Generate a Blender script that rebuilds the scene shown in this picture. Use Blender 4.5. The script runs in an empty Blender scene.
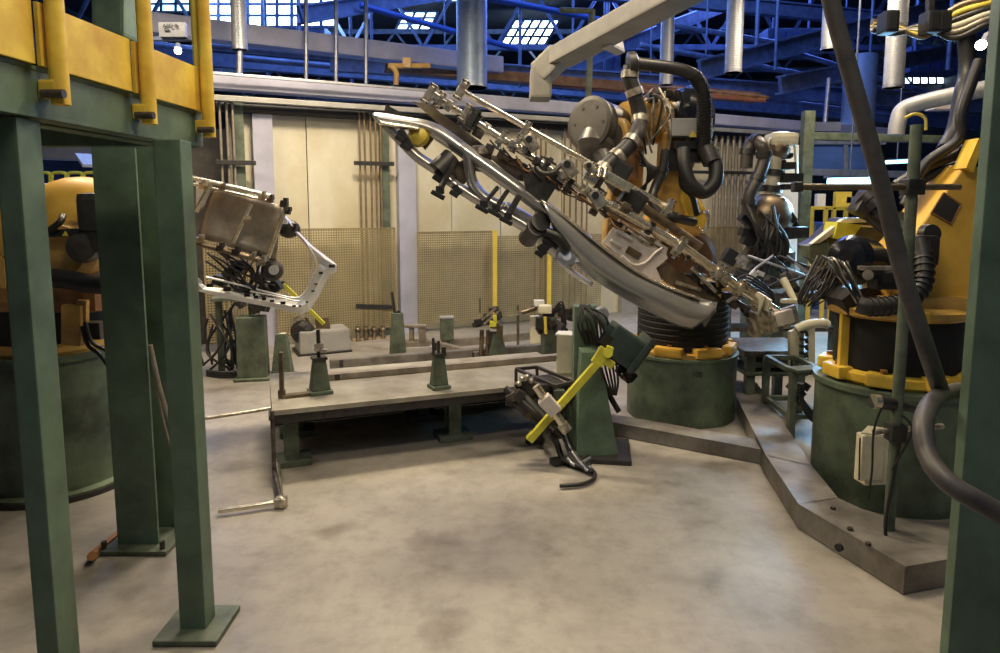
import bpy, bmesh, math, random
from mathutils import Vector, Matrix
random.seed(7)
SC = bpy.context.scene
COL = SC.collection
# ------------------------------------------------------------ camera model
F = 650.0; CX = 500.0; CY = 281.5; PT = math.atan(0.11); EYE = 1.6
SP, CP = math.sin(PT), math.cos(PT)
def ray(px, py):
    c = -(py - CY) / F
    return Vector(((px - CX) / F, CP + c * SP, -SP + c * CP))
O = Vector((0, 0, EYE))
def P(px, py, Y):
    d = ray(px, py); return O + d * (Y / d.y)
def G(px, py, z=0.0):
    d = ray(px, py); return O + d * ((z - EYE) / d.z)
# welding cell wall axes
AX = Vector((.881, .472, 0)).normalized(); NX = Vector((.472, -.881, 0)).normalized()
W0 = G(280, 343)
def W(px, py, off=0.0):
    d = ray(px, py); p0 = W0 + NX * off
    return O + d * ((p0 - O).dot(NX) / d.dot(NX))
def V(*a): return Vector(a)
# ------------------------------------------------------------ materials
MATS = {}
def mat(name, col, rough=.55, metal=0.0, var=.25, scale=6.0, col2=None, bump=.0, emit=None, estr=0, spec=.5, stretch=None):
    m = bpy.data.materials.new(name); m.use_nodes = True
    nt = m.node_tree; b = nt.nodes['Principled BSDF']; L = nt.links
    b.inputs['Roughness'].default_value = rough; b.inputs['Metallic'].default_value = metal
    b.inputs['Specular IOR Level'].default_value = spec
    tc = nt.nodes.new('ShaderNodeTexCoord'); no = nt.nodes.new('ShaderNodeTexNoise')
    no.inputs['Scale'].default_value = scale; no.inputs['Detail'].default_value = 6; no.inputs['Roughness'].default_value = .62
    src = tc.outputs['Object']
    if stretch:
        mp = nt.nodes.new('ShaderNodeMapping'); mp.inputs['Scale'].default_value = stretch
        L.new(src, mp.inputs['Vector']); src = mp.outputs['Vector']
    L.new(src, no.inputs['Vector'])
    rp = nt.nodes.new('ShaderNodeValToRGB'); rp.color_ramp.elements[0].position = .35; rp.color_ramp.elements[1].position = .68
    c2 = col2 or tuple(max(0, c * (1 - var)) for c in col)
    c1 = tuple(min(1, c * (1 + var * .35)) for c in col)
    rp.color_ramp.elements[0].color = (*c2, 1); rp.color_ramp.elements[1].color = (*c1, 1)
    L.new(no.outputs['Fac'], rp.inputs['Fac']); L.new(rp.outputs['Color'], b.inputs['Base Color'])
    if bump:
        bp = nt.nodes.new('ShaderNodeBump'); bp.inputs['Strength'].default_value = bump; bp.inputs['Distance'].default_value = .01
        L.new(no.outputs['Fac'], bp.inputs['Height']); L.new(bp.outputs['Normal'], b.inputs['Normal'])
    if emit:
        b.inputs['Emission Color'].default_value = (*emit, 1); b.inputs['Emission Strength'].default_value = estr
    MATS[name] = m; return m
mat('green', (.13, .195, .13), .5, 0, .4, 5, bump=.1)
mat('green2', (.115, .14, .10), .6, 0, .5, 8, bump=.1)
mat('drumgreen', (.12, .165, .105), .55, 0, .55, 3.5, col2=(.04, .052, .036), bump=.1)
mat('yellow', (.85, .62, .08), .5, 0, .22, 7, col2=(.66, .40, .04))
mat('paleyellow', (.72, .55, .08), .5, 0, .2, 7)
mat('lime', (.66, .62, .06), .45, 0, .2, 9)
mat('orange', (.64, .39, .09), .45, 0, .35, 3, col2=(.30, .17, .05))
mat('rust', (.32, .15, .05), .6, 0, .5, 7)
mat('steel', (.62, .56, .46), .3, .65, .35, 22, col2=(.22, .19, .15))
mat('chrome', (.84, .78, .66), .24, .85, .2, 30, col2=(.62, .55, .43))
mat('darksteel', (.14, .12, .10), .45, .7, .5, 20, col2=(.05, .04, .035))
mat('gunmetal', (.055, .052, .05), .42, .4, .4, 18)
mat('brownmetal', (.24, .18, .12), .4, .7, .5, 7, col2=(.1, .075, .05))
mat('shoulderbrown', (.13, .075, .04), .45, .1, .4, 5)
mat('hosegrey', (.085, .078, .075), .5, 0, .4, 14)
mat('robotyellow', (.84, .52, .08), .42, 0, .3, 2.5, col2=(.62, .34, .05))
mat('shield', (.36, .32, .265), .33, .55, .4, 5, col2=(.22, .18, .14))
mat('headgreen', (.045, .07, .065), .4, .1, .4, 7)
mat('motor', (.075, .066, .056), .4, .2, .4, 6)
mat('black', (.016, .016, .017), .5, 0, .3, 10)
mat('rubber', (.035, .032, .032), .42, 0, .4, 14)
mat('bellows', (.010, .010, .011), .75, 0, .3, 10)
mat('glossblack', (.012, .014, .02), .18, 0, .3, 6)
mat('panelskin', (.40, .395, .39), .3, .7, .12, 3, bump=0)
mat('panelwhite', (.78, .77, .76), .35, .55, .12, 8)
mat('pressed', (.74, .66, .61), .4, .2, .2, 10)
mat('galv', (.46, .47, .52), .4, .75, .2, 14)
mat('ductgrey', (.42, .41, .39), .5, .3, .22, 4)
mat('ductcream', (.23, .22, .195), .55, .1, .25, 4)
mat('lavender', (.46, .46, .58), .55, .1, .18, 3)
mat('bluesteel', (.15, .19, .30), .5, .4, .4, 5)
mat('pipe', (.36, .31, .25), .45, .5, .35, 9)
mat('brownpipe', (.26, .18, .10), .5, .3, .4, 9)
mat('cream', (.70, .65, .48), .5, 0, .2, 7)
mat('white', (.75, .74, .72), .5, 0, .1, 7)
mat('trough', (.25, .235, .215), .5, .35, .4, 4, col2=(.12, .105, .09), bump=.1)
mat('concrete', (.42, .375, .315), .62, 0, .35, 1.6)
mat('tableplate', (.33, .31, .26), .5, .1, .4, 3, col2=(.19, .17, .13))
mat('hallwall', (.05, .055, .075), .8, 0, .4, .6)
mat('roof', (.045, .05, .07), .8, 0, .4, .8)
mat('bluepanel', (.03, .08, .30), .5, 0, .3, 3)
mat('redcable', (.35, .12, .06), .5, 0, .4, 6)
mat('tube', (.7, .85, 1), .4, emit=(.3, .72, 1.0), estr=5)
mat('warmlamp', (1, .95, .85), .4, emit=(1, .9, .75), estr=30)
mat('skyglass', (.3, .5, .9), .3, emit=(.30, .62, 1.0), estr=5)
mat('skyglassb', (.5, .7, .9), .3, emit=(.62, .85, 1.0), estr=7)
mat('ink', (.03, .03, .035), .6)
# floor: stained concrete
def floor_mat():
    m = mat('floor', (.345, .315, .275), .5, 0, .3, .9)
    nt = m.node_tree; L = nt.links; b = nt.nodes['Principled BSDF']
    tc = nt.nodes['Texture Coordinate']; rp = nt.nodes['Color Ramp']
    rp.color_ramp.elements[0].color = (.22, .205, .18, 1)
    n2 = nt.nodes.new('ShaderNodeTexNoise'); n2.inputs['Scale'].default_value = 7; n2.inputs['Detail'].default_value = 8; n2.inputs['Roughness'].default_value = .7
    L.new(tc.outputs['Object'], n2.inputs['Vector'])
    r2 = nt.nodes.new('ShaderNodeValToRGB'); r2.color_ramp.elements[0].position = .33; r2.color_ramp.elements[1].position = .55
    r2.color_ramp.elements[0].color = (.55, .53, .5, 1); r2.color_ramp.elements[1].color = (1, 1, 1, 1)
    L.new(n2.outputs['Fac'], r2.inputs['Fac'])
    n3 = nt.nodes.new('ShaderNodeTexNoise'); n3.inputs['Scale'].default_value = 2.3; n3.inputs['Detail'].default_value = 3
    L.new(tc.outputs['Object'], n3.inputs['Vector'])
    r3 = nt.nodes.new('ShaderNodeValToRGB'); r3.color_ramp.elements[0].position = .3; r3.color_ramp.elements[1].position = .42
    r3.color_ramp.elements[0].color = (.6, .57, .53, 1); r3.color_ramp.elements[1].color = (1, 1, 1, 1)
    L.new(n3.outputs['Fac'], r3.inputs['Fac'])
    mx = nt.nodes.new('ShaderNodeMixRGB'); mx.blend_type = 'MULTIPLY'; mx.inputs[0].default_value = .55
    mx2 = nt.nodes.new('ShaderNodeMixRGB'); mx2.blend_type = 'MULTIPLY'; mx2.inputs[0].default_value = .9
    L.new(rp.outputs['Color'], mx.inputs[1]); L.new(r2.outputs['Color'], mx.inputs[2])
    L.new(mx.outputs[0], mx2.inputs[1]); L.new(r3.outputs['Color'], mx2.inputs[2])
    L.new(mx2.outputs[0], b.inputs['Base Color'])
floor_mat()
def curtain_mat():   # yellowed translucent sheet with cloudy stains
    m = mat('sheet', (.66, .635, .53), .5, 0, .2, 1.4, col2=(.55, .48, .32), stretch=(1, 1, .7))
    m.node_tree.nodes['Principled BSDF'].inputs['Roughness'].default_value = .42
curtain_mat()
def mesh_mat():      # woven wire guard: fine grid with see-through holes
    m = mat('wiremesh', (.33, .265, .14), .6, .2, .3, 5)
    nt = m.node_tree; L = nt.links; b = nt.nodes['Principled BSDF']
    tc = nt.nodes['Texture Coordinate']
    sx = nt.nodes.new('ShaderNodeSeparateXYZ'); L.new(tc.outputs['UV'], sx.inputs[0])
    outs = []
    for ax in (0, 1):
        mu = nt.nodes.new('ShaderNodeMath'); mu.operation = 'FRACT'; L.new(sx.outputs[ax], mu.inputs[0])
        lt = nt.nodes.new('ShaderNodeMath'); lt.operation = 'LESS_THAN'; lt.inputs[1].default_value = .45; L.new(mu.outputs[0], lt.inputs[0])
        outs.append(lt)
    mx = nt.nodes.new('ShaderNodeMath'); mx.operation = 'MAXIMUM'
    L.new(outs[0].outputs[0], mx.inputs[0]); L.new(outs[1].outputs[0], mx.inputs[1])
    L.new(mx.outputs[0], b.inputs['Alpha'])
mesh_mat()
def spiral_mat(name, col, freq=14.0, metal=.7, rough=.38):   # spiral-lock seams on round duct
    m = mat(name, col, rough, metal, .15, 9)
    nt = m.node_tree; L = nt.links; b = nt.nodes['Principled BSDF']
    tc = nt.nodes['Texture Coordinate']
    w = nt.nodes.new('ShaderNodeTexWave'); w.bands_direction = 'Z'; w.inputs['Scale'].default_value = freq / 6.28; w.inputs['Distortion'].default_value = .1
    L.new(tc.outputs['Object'], w.inputs['Vector'])
    bp = nt.nodes.new('ShaderNodeBump'); bp.inputs['Strength'].default_value = .25; bp.inputs['Distance'].default_value = .006
    L.new(w.outputs['Fac'], bp.inputs['Height']); L.new(bp.outputs['Normal'], b.inputs['Normal'])
spiral_mat('spiral', (.5, .51, .54), 60, .4); spiral_mat('bigspiral', (.34, .42, .56), 50, .3)
# ------------------------------------------------------------ geometry
def catmull(pts, n=6):
    pts = [Vector(p) for p in pts]
    if len(pts) < 3: return pts
    q = [pts[0] * 2 - pts[1]] + pts + [pts[-1] * 2 - pts[-2]]; out = []
    for i in range(1, len(q) - 2):
        a, b, c, d = q[i - 1:i + 3]
        for k in range(n):
            t = k / n
            out.append(.5 * ((2 * b) + (c - a) * t + (2 * a - 5 * b + 4 * c - d) * t * t + (3 * b - a - 3 * c + d) * t ** 3))
    out.append(pts[-1]); return out
class MB:
    def __init__(s): s.v = []; s.f = []; s.sm = []; s.uv = None
    def add(s, vs, fs, smooth=False):
        o = len(s.v); s.v += [Vector(x) for x in vs]
        for f in fs: s.f.append([o + i for i in f]); s.sm.append(smooth)
        return s
    def hexa(s, c8):   # 4 bottom (ccw) + 4 top
        s.add(c8, [(3, 2, 1, 0), (4, 5, 6, 7), (0, 1, 5, 4), (1, 2, 6, 5), (2, 3, 7, 6), (3, 0, 4, 7)]); return s
    def b(s, c, sz, rz=0, R=None, tilt=None):
        R = R or Matrix.Rotation(rz, 3, 'Z'); c = Vector(c); hx, hy, hz = sz[0] / 2, sz[1] / 2, sz[2] / 2
        vs = [c + R @ Vector((x, y, z)) for z in (-hz, hz) for x, y in ((-hx, -hy), (hx, -hy), (hx, hy), (-hx, hy))]
        s.hexa(vs); return s
    def bb(s, c, sz, bev=.008, rz=0, R=None):  # chamfered box
        R = R or Matrix.Rotation(rz, 3, 'Z'); c = Vector(c)
        bev = min(bev, min(sz) * .45)
        bm = bmesh.new(); bmesh.ops.create_cube(bm, size=1)
        for v in bm.verts: v.co = Vector((v.co.x * sz[0], v.co.y * sz[1], v.co.z * sz[2]))
        bmesh.ops.bevel(bm, geom=list(bm.edges) + list(bm.verts), offset=bev, segments=2, affect='EDGES', profile=.7)
        bm.verts.ensure_lookup_table(); bm.verts.index_update()
        s.add([c + R @ v.co for v in bm.verts], [[v.index for v in f.verts] for f in bm.faces]); bm.free(); return s
    def m(s, a, b, w, h=None, up=(0, 0, 1)):   # member: box between two points, w sideways, h along up
        a, b = Vector(a), Vector(b); h = h or w; d = (b - a); l = d.length
        if l < 1e-6: return s
        d.normalize(); up = Vector(up)
        x = d.cross(up)
        if x.length < 1e-3: x = d.cross(Vector((0, 1, 0)))
        x.normalize(); u = x.cross(d).normalized()
        R = Matrix((x, d, u)).transposed()
        s.bb((a + b) / 2, (w, l, h), min(w, h) * .12, R=R); return s
    def c(s, a, b, r, r2=None, seg=18, cap=True):
        a, b = Vector(a), Vector(b); r2 = r if r2 is None else r2
        d = (b - a).normalized(); x = d.cross(Vector((0, 0, 1)))
        if x.length < 1e-3: x = Vector((1, 0, 0))
        x.normalize(); y = d.cross(x)
        vs = []
        for p, rr in ((a, r), (b, r2)):
            for i in range(seg):
                t = 2 * math.pi * i / seg; vs.append(p + x * math.cos(t) * rr + y * math.sin(t) * rr)
        s.add(vs, [(i, (i + 1) % seg, seg + (i + 1) % seg, seg + i) for i in range(seg)], True)
        if cap:
            s.add(vs[:seg], [list(range(seg))[::-1]]); s.add(vs[seg:], [list(range(seg))])
        return s
    def t(s, pts, r, n=6, seg=10, smooth=True):
        pts = catmull(pts, n) if smooth else [Vector(p) for p in pts]
        rr = r if callable(r) else (lambda k: r)
        N = len(pts); vs = []; prev = None
        for i, p in enumerate(pts):
            d = (pts[min(i + 1, N - 1)] - pts[max(i - 1, 0)]).normalized()
            if prev is None:
                x = d.cross(Vector((0, 0, 1)));
                if x.length < 1e-3: x = Vector((1, 0, 0))
            else: x = prev - d * prev.dot(d)
            x.normalize(); prev = x; y = d.cross(x); R_ = rr(i / (N - 1))
            for k in range(seg):
                t = 2 * math.pi * k / seg; vs.append(p + (x * math.cos(t) + y * math.sin(t)) * R_)
        fs = [(i * seg + k, i * seg + (k + 1) % seg, (i + 1) * seg + (k + 1) % seg, (i + 1) * seg + k) for i in range(N - 1) for k in range(seg)]
        s.add(vs, fs, True); s.add(vs[:seg], [list(range(seg))[::-1]]); s.add(vs[-seg:], [list(range(seg))]); return s
    def s_(s, c, r, sc=(1, 1, 1), R=None, seg=20, rings=12):
        c = Vector(c); vs = []; R = R or Matrix.Identity(3)
        for i in range(rings + 1):
            th = math.pi * i / rings
            for k in range(seg):
                ph = 2 * math.pi * k / seg
                vs.append(c + R @ Vector((r * sc[0] * math.sin(th) * math.cos(ph), r * sc[1] * math.sin(th) * math.sin(ph), r * sc[2] * math.cos(th))))
        s.add(vs, [(i * seg + k, (i + 1) * seg + k, (i + 1) * seg + (k + 1) % seg, i * seg + (k + 1) % seg) for i in range(rings) for k in range(seg)], True); return s
    def lathe(s, base, axis, prof, seg=40):    # prof: (r, h) along axis
        base = Vector(base); d = Vector(axis).normalized(); x = d.cross(Vector((0, 0, 1)))
        if x.length < 1e-3: x = Vector((1, 0, 0))
        x.normalize(); y = d.cross(x); vs = []
        for r, h in prof:
            for k in range(seg):
                t = 2 * math.pi * k / seg; vs.append(base + d * h + (x * math.cos(t) + y * math.sin(t)) * r)
        n = len(prof)
        for i in range(n - 1):
            s.add(vs[i * seg:(i + 2) * seg], [(k, (k + 1) % seg, seg + (k + 1) % seg, seg + k) for k in range(seg)], True)
        s.add(vs[:seg], [list(range(seg))[::-1]]); s.add(vs[-seg:], [list(range(seg))]); return s
    def pr(s, poly, ext):     # prism: polygon of points extruded by vector
        poly = [Vector(p) for p in poly]; e = Vector(ext); n = len(poly)
        s.add(poly + [p + e for p in poly], [list(range(n))[::-1], [n + i for i in range(n)]] + [(i, (i + 1) % n, n + (i + 1) % n, n + i) for i in range(n)]); return s
    def ring(s, outer, inner, ext):   # closed frame, equal-count outer and inner loops
        n = len(outer); e = Vector(ext); o = [Vector(p) for p in outer]; i_ = [Vector(p) for p in inner]
        vs = o + i_ + [p + e for p in o] + [p + e for p in i_]; fs = []
        for k in range(n):
            l = (k + 1) % n
            fs += [(k, l, n + l, n + k), (2 * n + k, 3 * n + k, 3 * n + l, 2 * n + l), (k, 2 * n + k, 2 * n + l, l), (n + k, n + l, 3 * n + l, 3 * n + k)]
        s.add(vs, fs); return s
    def q(s, pts, uvs=None):
        s.add(pts, [tuple(range(len(pts)))])
        if uvs: s.uv = uvs
        return s
    def grid(s, rows, n=6):      # smooth sheet through rows of points
        R = [catmull(r, n) for r in rows]; L_ = len(R[0])
        cols = [catmull([r[k] for r in R], n) for k in range(L_)]; H = len(cols[0])
        vs = [cols[k][j] for j in range(H) for k in range(L_)]
        s.add(vs, [(j * L_ + k, j * L_ + k + 1, (j + 1) * L_ + k + 1, (j + 1) * L_ + k) for j in range(H - 1) for k in range(L_ - 1)], True); return s
    def done(s, name, m, par=None, solid=0, fixn=True):
        me = bpy.data.meshes.new(name); off = par['_w'] if par is not None and '_w' in par else (0, 0, 0)
        off = Vector(off)
        own = Vector((0, 0, 0))
        if par is None:
            xs = [v for v in s.v]; own = Vector((sum(v.x for v in xs) / len(xs), sum(v.y for v in xs) / len(xs), min(v.z for v in xs)))
        base = off if par is not None else own
        me.from_pydata([v - base for v in s.v], [], s.f); me.polygons.foreach_set('use_smooth', s.sm)
        if s.uv:
            ul = me.uv_layers.new(name='UVMap')
            for i, u in enumerate(s.uv): ul.data[i].uv = u
        if fixn and not s.uv:
            bm = bmesh.new(); bm.from_mesh(me); bmesh.ops.recalc_face_normals(bm, faces=bm.faces); bm.to_mesh(me); bm.free()
        me.materials.append(MATS[m]); me.update()
        o = bpy.data.objects.new(name, me); COL.objects.link(o)
        o['_w'] = [base.x, base.y, base.z]
        if par is not None:
            o.parent = par
        else: o.location = own
        if solid:
            md = o.modifiers.new('thick', 'SOLIDIFY'); md.thickness = solid; md.offset = 0
        return o
def tag(o, label, cat, group=None, kind=None):
    o['label'] = label; o['category'] = cat
    if group: o['group'] = group
    if kind: o['kind'] = kind
    return o
def thing(name, loc, label, cat, group=None):
    o = bpy.data.objects.new(name, None); COL.objects.link(o); o.location = Vector(loc); o['_w'] = list(Vector(loc)); o.empty_display_size = .1
    return tag(o, label, cat, group)
def struct(name, mb, m, **k):
    o = mb.done(name, m, **k); o['kind'] = 'structure'; return o
def mix(a, b, t): return a * (1 - t) + b * t
def hose(par, pts, r, name='hose', m='rubber', rings=0, ringm='gunmetal', rr=1.25):
    mb = MB().t(pts, r, 8, 12); o = mb.done(name, m, par)
    if rings:
        c = catmull(pts, 8)
        for k in range(rings):
            i = int((k + .5) / rings * (len(c) - 2)); d = (c[i + 1] - c[i]).normalized()
            MB().c(c[i] - d * r * .45, c[i] + d * r * .45, r * rr, seg=14).done('hose_clamp', ringm, o)
    return o
# ============================================================ SETTING
struct('floor', MB().q([V(-16, -3, 0), V(22, -3, 0), V(22, 40, 0), V(-16, 40, 0)]), 'floor')
struct('ceiling', MB().b((3, 18, 9.1), (38, 44, .15)), 'roof')
struct('wall_back', MB().b((3, 38, 4.5), (38, .2, 9)), 'hallwall')
struct('wall_left', MB().b((-16, 18, 4.5), (.2, 44, 9)), 'hallwall')
struct('wall_right', MB().b((22, 18, 4.5), (.2, 44, 9)), 'hallwall')
# roof-light windows, each with its glazing bars
wn = 0
def skywin(px0, py0, px1, py1, Y, nx, ny, m='skyglass', slant=0.0):
    global wn; wn += 1
    a, b, c, d = P(px0, py1, Y), P(px1, py1, Y), P(px1 + slant, py0, Y), P(px0 + slant, py0, Y)
    g = struct('window_%d' % wn, MB().pr([a, b, c, d], (0, .05, 0)), m)
    fr = MB()
    for i in range(nx + 1):
        t = i / nx; fr.m(mix(a, b, t), mix(d, c, t), .09)
    for j in range(ny + 1):
        t = j / ny; fr.m(mix(a, d, t), mix(b, c, t), .07)
    base = g['_w']; f = fr.done('window_frame', 'bluesteel', g); f['kind'] = 'structure'
skywin(204, -30, 336, 27, 18.6, 9, 5, 'skyglassb'); skywin(396, 12, 430, 30, 24, 3, 3, 'skyglassb', 8); skywin(500, 20, 545, 45, 25, 5, 3, 'skyglassb', 15)
skywin(436, -12, 470, 2, 24, 3, 2); skywin(118, -20, 205, 12, 23, 6, 4); skywin(905, 58, 945, 63, 30, 4, 1); skywin(888, 77, 960, 84, 33, 9, 1, 'skyglassb')
# ------------------------------------------------------------ hall steel
def truss(z, Y, x0, x1, h, bays, label):
    t = thing('roof_truss', ((x0 + x1) / 2, Y, z), label, 'truss', 'roof trusses over the hall')
    MB().m((x0, Y, z), (x1, Y, z), .16).done('bottom_chord', 'bluesteel', t)
    MB().m((x0, Y, z + h), (x1, Y, z + h), .18).done('top_chord', 'bluesteel', t)
    w = (x1 - x0) / bays
    for i in range(bays):
        a = x0 + i * w
        MB().m((a, Y, z), (a + w / 2, Y, z + h), .09).done('brace', 'bluesteel', t)
        MB().m((a + w / 2, Y, z + h), (a + w, Y, z), .09).done('brace', 'bluesteel', t)
truss(7.0, 15.5, -11, 15, 1.7, 13, 'nearest blue-lit lattice roof truss above the welding cell')
truss(6.4, 20, -13, 17, 1.8, 14, 'second blue-lit lattice roof truss crossing in front of the bright roof windows')
truss(7.2, 27, -15, 21, 1.5, 15, 'third lattice roof truss deep in the dark hall')
truss(7.0, 33, -15, 21, 1.5, 14, 'farthest lattice roof truss at the dark end of the hall')
def girder(a, b, w, h, m, label, name='steel_girder', group=None, flange=True):
    a, b = Vector(a), Vector(b); mb = MB()
    if flange:
        mb.m(a, b, w * .35, h); mb.m(a + V(0, 0, h / 2), b + V(0, 0, h / 2), w, h * .12); mb.m(a - V(0, 0, h / 2), b - V(0, 0, h / 2), w, h * .12)
    else: mb.m(a, b, w, h)
    o = mb.done(name, m); return tag(o, label, 'girder', group)
# long girders running across the background
girder(P(-60, 35, 15), P(1060, 130, 19), .2, .35, 'bluesteel', 'long blue-lit girder crossing behind the round ducts')
girder(P(-60, -70, 14), P(1060, 36, 17), .2, .3, 'bluesteel', 'upper blue-lit girder crossing above the square duct bend')
girder(P(330, 62, 11.5), P(1040, 108, 15), .16, .28, 'bluesteel', 'lower blue-lit girder behind the hose loop of the middle robot')
girder(P(300, 15, 12), P(560, -25, 20), .2, .3, 'bluesteel', 'slanting dark girder beside the bright roof window on the left')
girder(P(700, 70, 12), P(1010, -10, 17), .2, .34, 'bluesteel', 'slanting dark girder behind the right hanging duct')
girder(P(560, 70, 13), P(760, -8, 19), .2, .26, 'bluesteel', 'slanting dark girder passing behind the square duct')
girder(P(780, 85, 12), P(1010, 40, 17), .2, .3, 'bluesteel', 'slanting girder under the small strips of daylight')
rp = [((200, 45), (560, 78), 11), ((240, 58), (620, 92), 12), ((480, -4), (640, 28), 12), ((620, 78), (900, 118), 13), ((640, 45), (900, 92), 14), ((360, 5), (520, 50), 13), ((640, 20), (880, 60), 15), ((60, 30), (210, 52), 12), ((720, 30), (990, 112), 16)]
names = ['under the long grey duct left of the large round duct', 'beneath the cable tray with the orange bracket', 'bright blue above the square duct', 'above the beam behind the black motor', 'through the middle of the blue roof space', 'beside the small bright roof window', 'highest in the right half of the roof space', 'seen past the yellow uprights', 'lowest in the far right of the roof space']
for (a, b, Y), nm in zip(rp, names):
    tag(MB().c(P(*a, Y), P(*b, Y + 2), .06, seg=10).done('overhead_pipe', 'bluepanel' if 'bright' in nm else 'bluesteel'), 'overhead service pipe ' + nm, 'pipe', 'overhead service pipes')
random.seed(11)
hn = 0
for k, px in enumerate([222, 268, 300, 352, 372, 445, 520, 604, 650, 706, 756, 775, 842, 868, 915, 948, 966]):
    Y = random.choice([12.5, 14, 17, 18.5]); y1 = random.choice([55, 70, 88])
    q_ = P(px, y1, Y); tag(MB().c(V(q_.x, q_.y, 9.02), q_, random.choice([.018, .03, .045]), seg=8).done('hanger_rod', 'bluesteel'),
        'thin dark hanger rod hanging from the roof among the blue-lit steel', 'rod', 'roof hanger rods')
# cable tray with reddish cables & yellow bracket
def straightset(par, name, m, segs, r):
    for a, b in segs: MB().c(a, b, r, seg=10).done(name, m, par)
t = thing('cable_tray', P(560, 75, 10), 'rusty red cable tray running behind the large round duct', 'cable tray')
MB().m(P(385, 68, 10), P(760, 100, 11.5), .5, .05).m(P(385, 66, 9.75), P(760, 97, 11.2), .03, .14).done('tray', 'rust', t)
for k in range(4):
    MB().t([P(385 + 95 * i, 62 + 9 * i + k * 1.6 + random.uniform(-2, 2), 9.9 + .3 * i) for i in range(5)], .03, 5, 8).done('cable', 'redcable' if k % 2 else 'rust', t)
t = thing('yellow_bracket', P(405, 85, 8.6), 'small orange-yellow pipe bracket standing on the grey beam by the rusty cable tray', 'bracket')
MB().t([P(396, 85, 8.6), P(396, 72, 8.6), P(391, 66, 8.6)], .035).done('post', 'orange', t)
MB().m(P(388, 66, 8.6), P(430, 66, 8.8), .06).b(P(407, 63, 8.6), (.1, .06, .12)).done('crossbar', 'orange', t)
# ------------------------------------------------------------ overhead ducts
def duct(name, a, b, r, m, label, cat='duct', top=9.02):
    b = Vector(b); a = V(b.x, b.y, top); t = thing(name, b, label, cat, None)
    MB().c(a, b, r, seg=32, cap=False).c(a, b, r * .96, seg=32).done('pipe_shell', m, t)
    MB().lathe(b, (a - b), [(r * 1.0, -.0), (r * 1.05, .0), (r * 1.05, .03), (r, .03)]).done('end_collar', 'galv', t)
    return t
d = duct('round_duct', P(473, -60, 9.2), P(472, 88, 9.2), .21, 'bigspiral', 'large blue-grey spiral round duct hanging to the left of the square duct')
duct('round_duct', P(241, -60, 7.6), P(240, 50, 7.6), .085, 'spiral', 'slim spiral duct with a rod below, beside the left roof window')
duct('round_duct', P(667, -60, 9.6), P(666, 85, 9.6), .095, 'spiral', 'slim bright spiral duct behind the hose of the middle robot')
duct('round_duct', P(735, -60, 9.0), P(733, 73, 9.0), .11, 'spiral', 'spiral duct ending in mid-air to the right of the middle robot hose loop')
duct('round_duct', P(826, -60, 8.6), P(829, 50, 8.6), .10, 'spiral', 'short spiral duct end beside the thick hanging black hose')
duct('round_duct', P(899, -60, 8.0), P(893, 88, 8.0), .11, 'spiral', 'spiral duct hanging at upper right in front of the yellow-lit cables')
duct('round_duct', P(857, 58, 13), P(857, 130, 13), .3, 'bigspiral', 'distant blue round duct behind the thick hanging black hose', top=P(857, 56, 13).z)
t = thing('duct_stem', P(240, 86, 7.6), 'thin rod and clamp hanging out of the slim left spiral duct', 'rod')
MB().c(P(240, 50, 7.6), P(239, 86, 7.6), .035).done('rod', 'galv', t); MB().b(P(239, 87, 7.6), (.14, .1, .06)).done('clamp', 'gunmetal', t)
# square duct
t = thing('square_duct', P(548, 100, 7), 'cream grey square duct slanting down and bending towards the middle robot', 'duct')
a0, a1, a2, a3 = P(735, -8, 4.6), P(565, 55, 6.2), P(545, 68, 6.5), P(550, 106, 6.6)
a0 = P(775, -58, 4.2)
MB().m(a0, P(557, 59, 6.3), .27, .15).done('sloping_run', 'ductcream', t)
e = P(557, 57, 6.3)
MB().m(e + V(.03, 0, .02), P(540, 75, 6.35), .30, .2).done('elbow', 'ductcream', t)
MB().m(P(541, 68, 6.36), P(540, 100, 6.36), .30, .2, up=(1, 0, 0)).done('drop', 'ductcream', t)
for px, py, Y in ((610, 37, 5.9),):
    MB().m(P(px - 4, py + 2, Y), P(px + 6, py - 2, Y - .05), .34, .25).done('flange', 'ductgrey', t)
t = thing('conduit_drop', P(588, 104, 8.5), 'thin grey green conduit with a right-angle top, dropping behind the square duct', 'conduit')
MB().c(P(592, 10, 8.5), P(588, 104, 8.5), .04).done('riser', 'green2', t); MB().c(P(560, 10, 8.3), P(592, 11, 8.5), .035).done('top_arm', 'green2', t)
# ------------------------------------------------------------ wall-plane beams above the welding enclosure
def wbeam(px0, y0, px1, y1, off, w, h, m, label, name='cell_beam'):
    a, b = W(px0, y0, off), W(px1, y1, off)
    return tag(MB().m(a, b, w, h).done(name, m), label, 'beam')
wbeam(150, 24, 500, 66, -.9, .25, .24, 'lavender', 'upper pale grey rectangular duct beam at left, above the enclosure', 'duct_beam')
wbeam(195, 80, 900, 134, .15, .2, .17, 'lavender', 'long grey beam directly above the enclosure panels', 'cell_beam')
wbeam(205, 97, 900, 141, .3, .07, .06, 'ductgrey', 'thin grey rail in front of the long grey beam', 'cell_rail')
wbeam(215, 107, 760, 139, .1, .1, .1, 'black', 'black curtain rail along the top edge of the enclosure', 'curtain_rail')
wbeam(200, 72, 470, 94, .4, .03, .03, 'galv', 'thin handrail pipe above the long grey beam, left part', 'cell_rail')
t = thing('switch_box', W(830, 130, .4), 'small grey box clipped to the long grey beam with a vertical rod', 'junction box')
MB().bb(W(825, 127, .4), (.5, .15, .16)).done('box', 'ductgrey', t); MB().c(W(825, 124, .4), W(829, 78, .4), .04).done('rod', 'galv', t)
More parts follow.
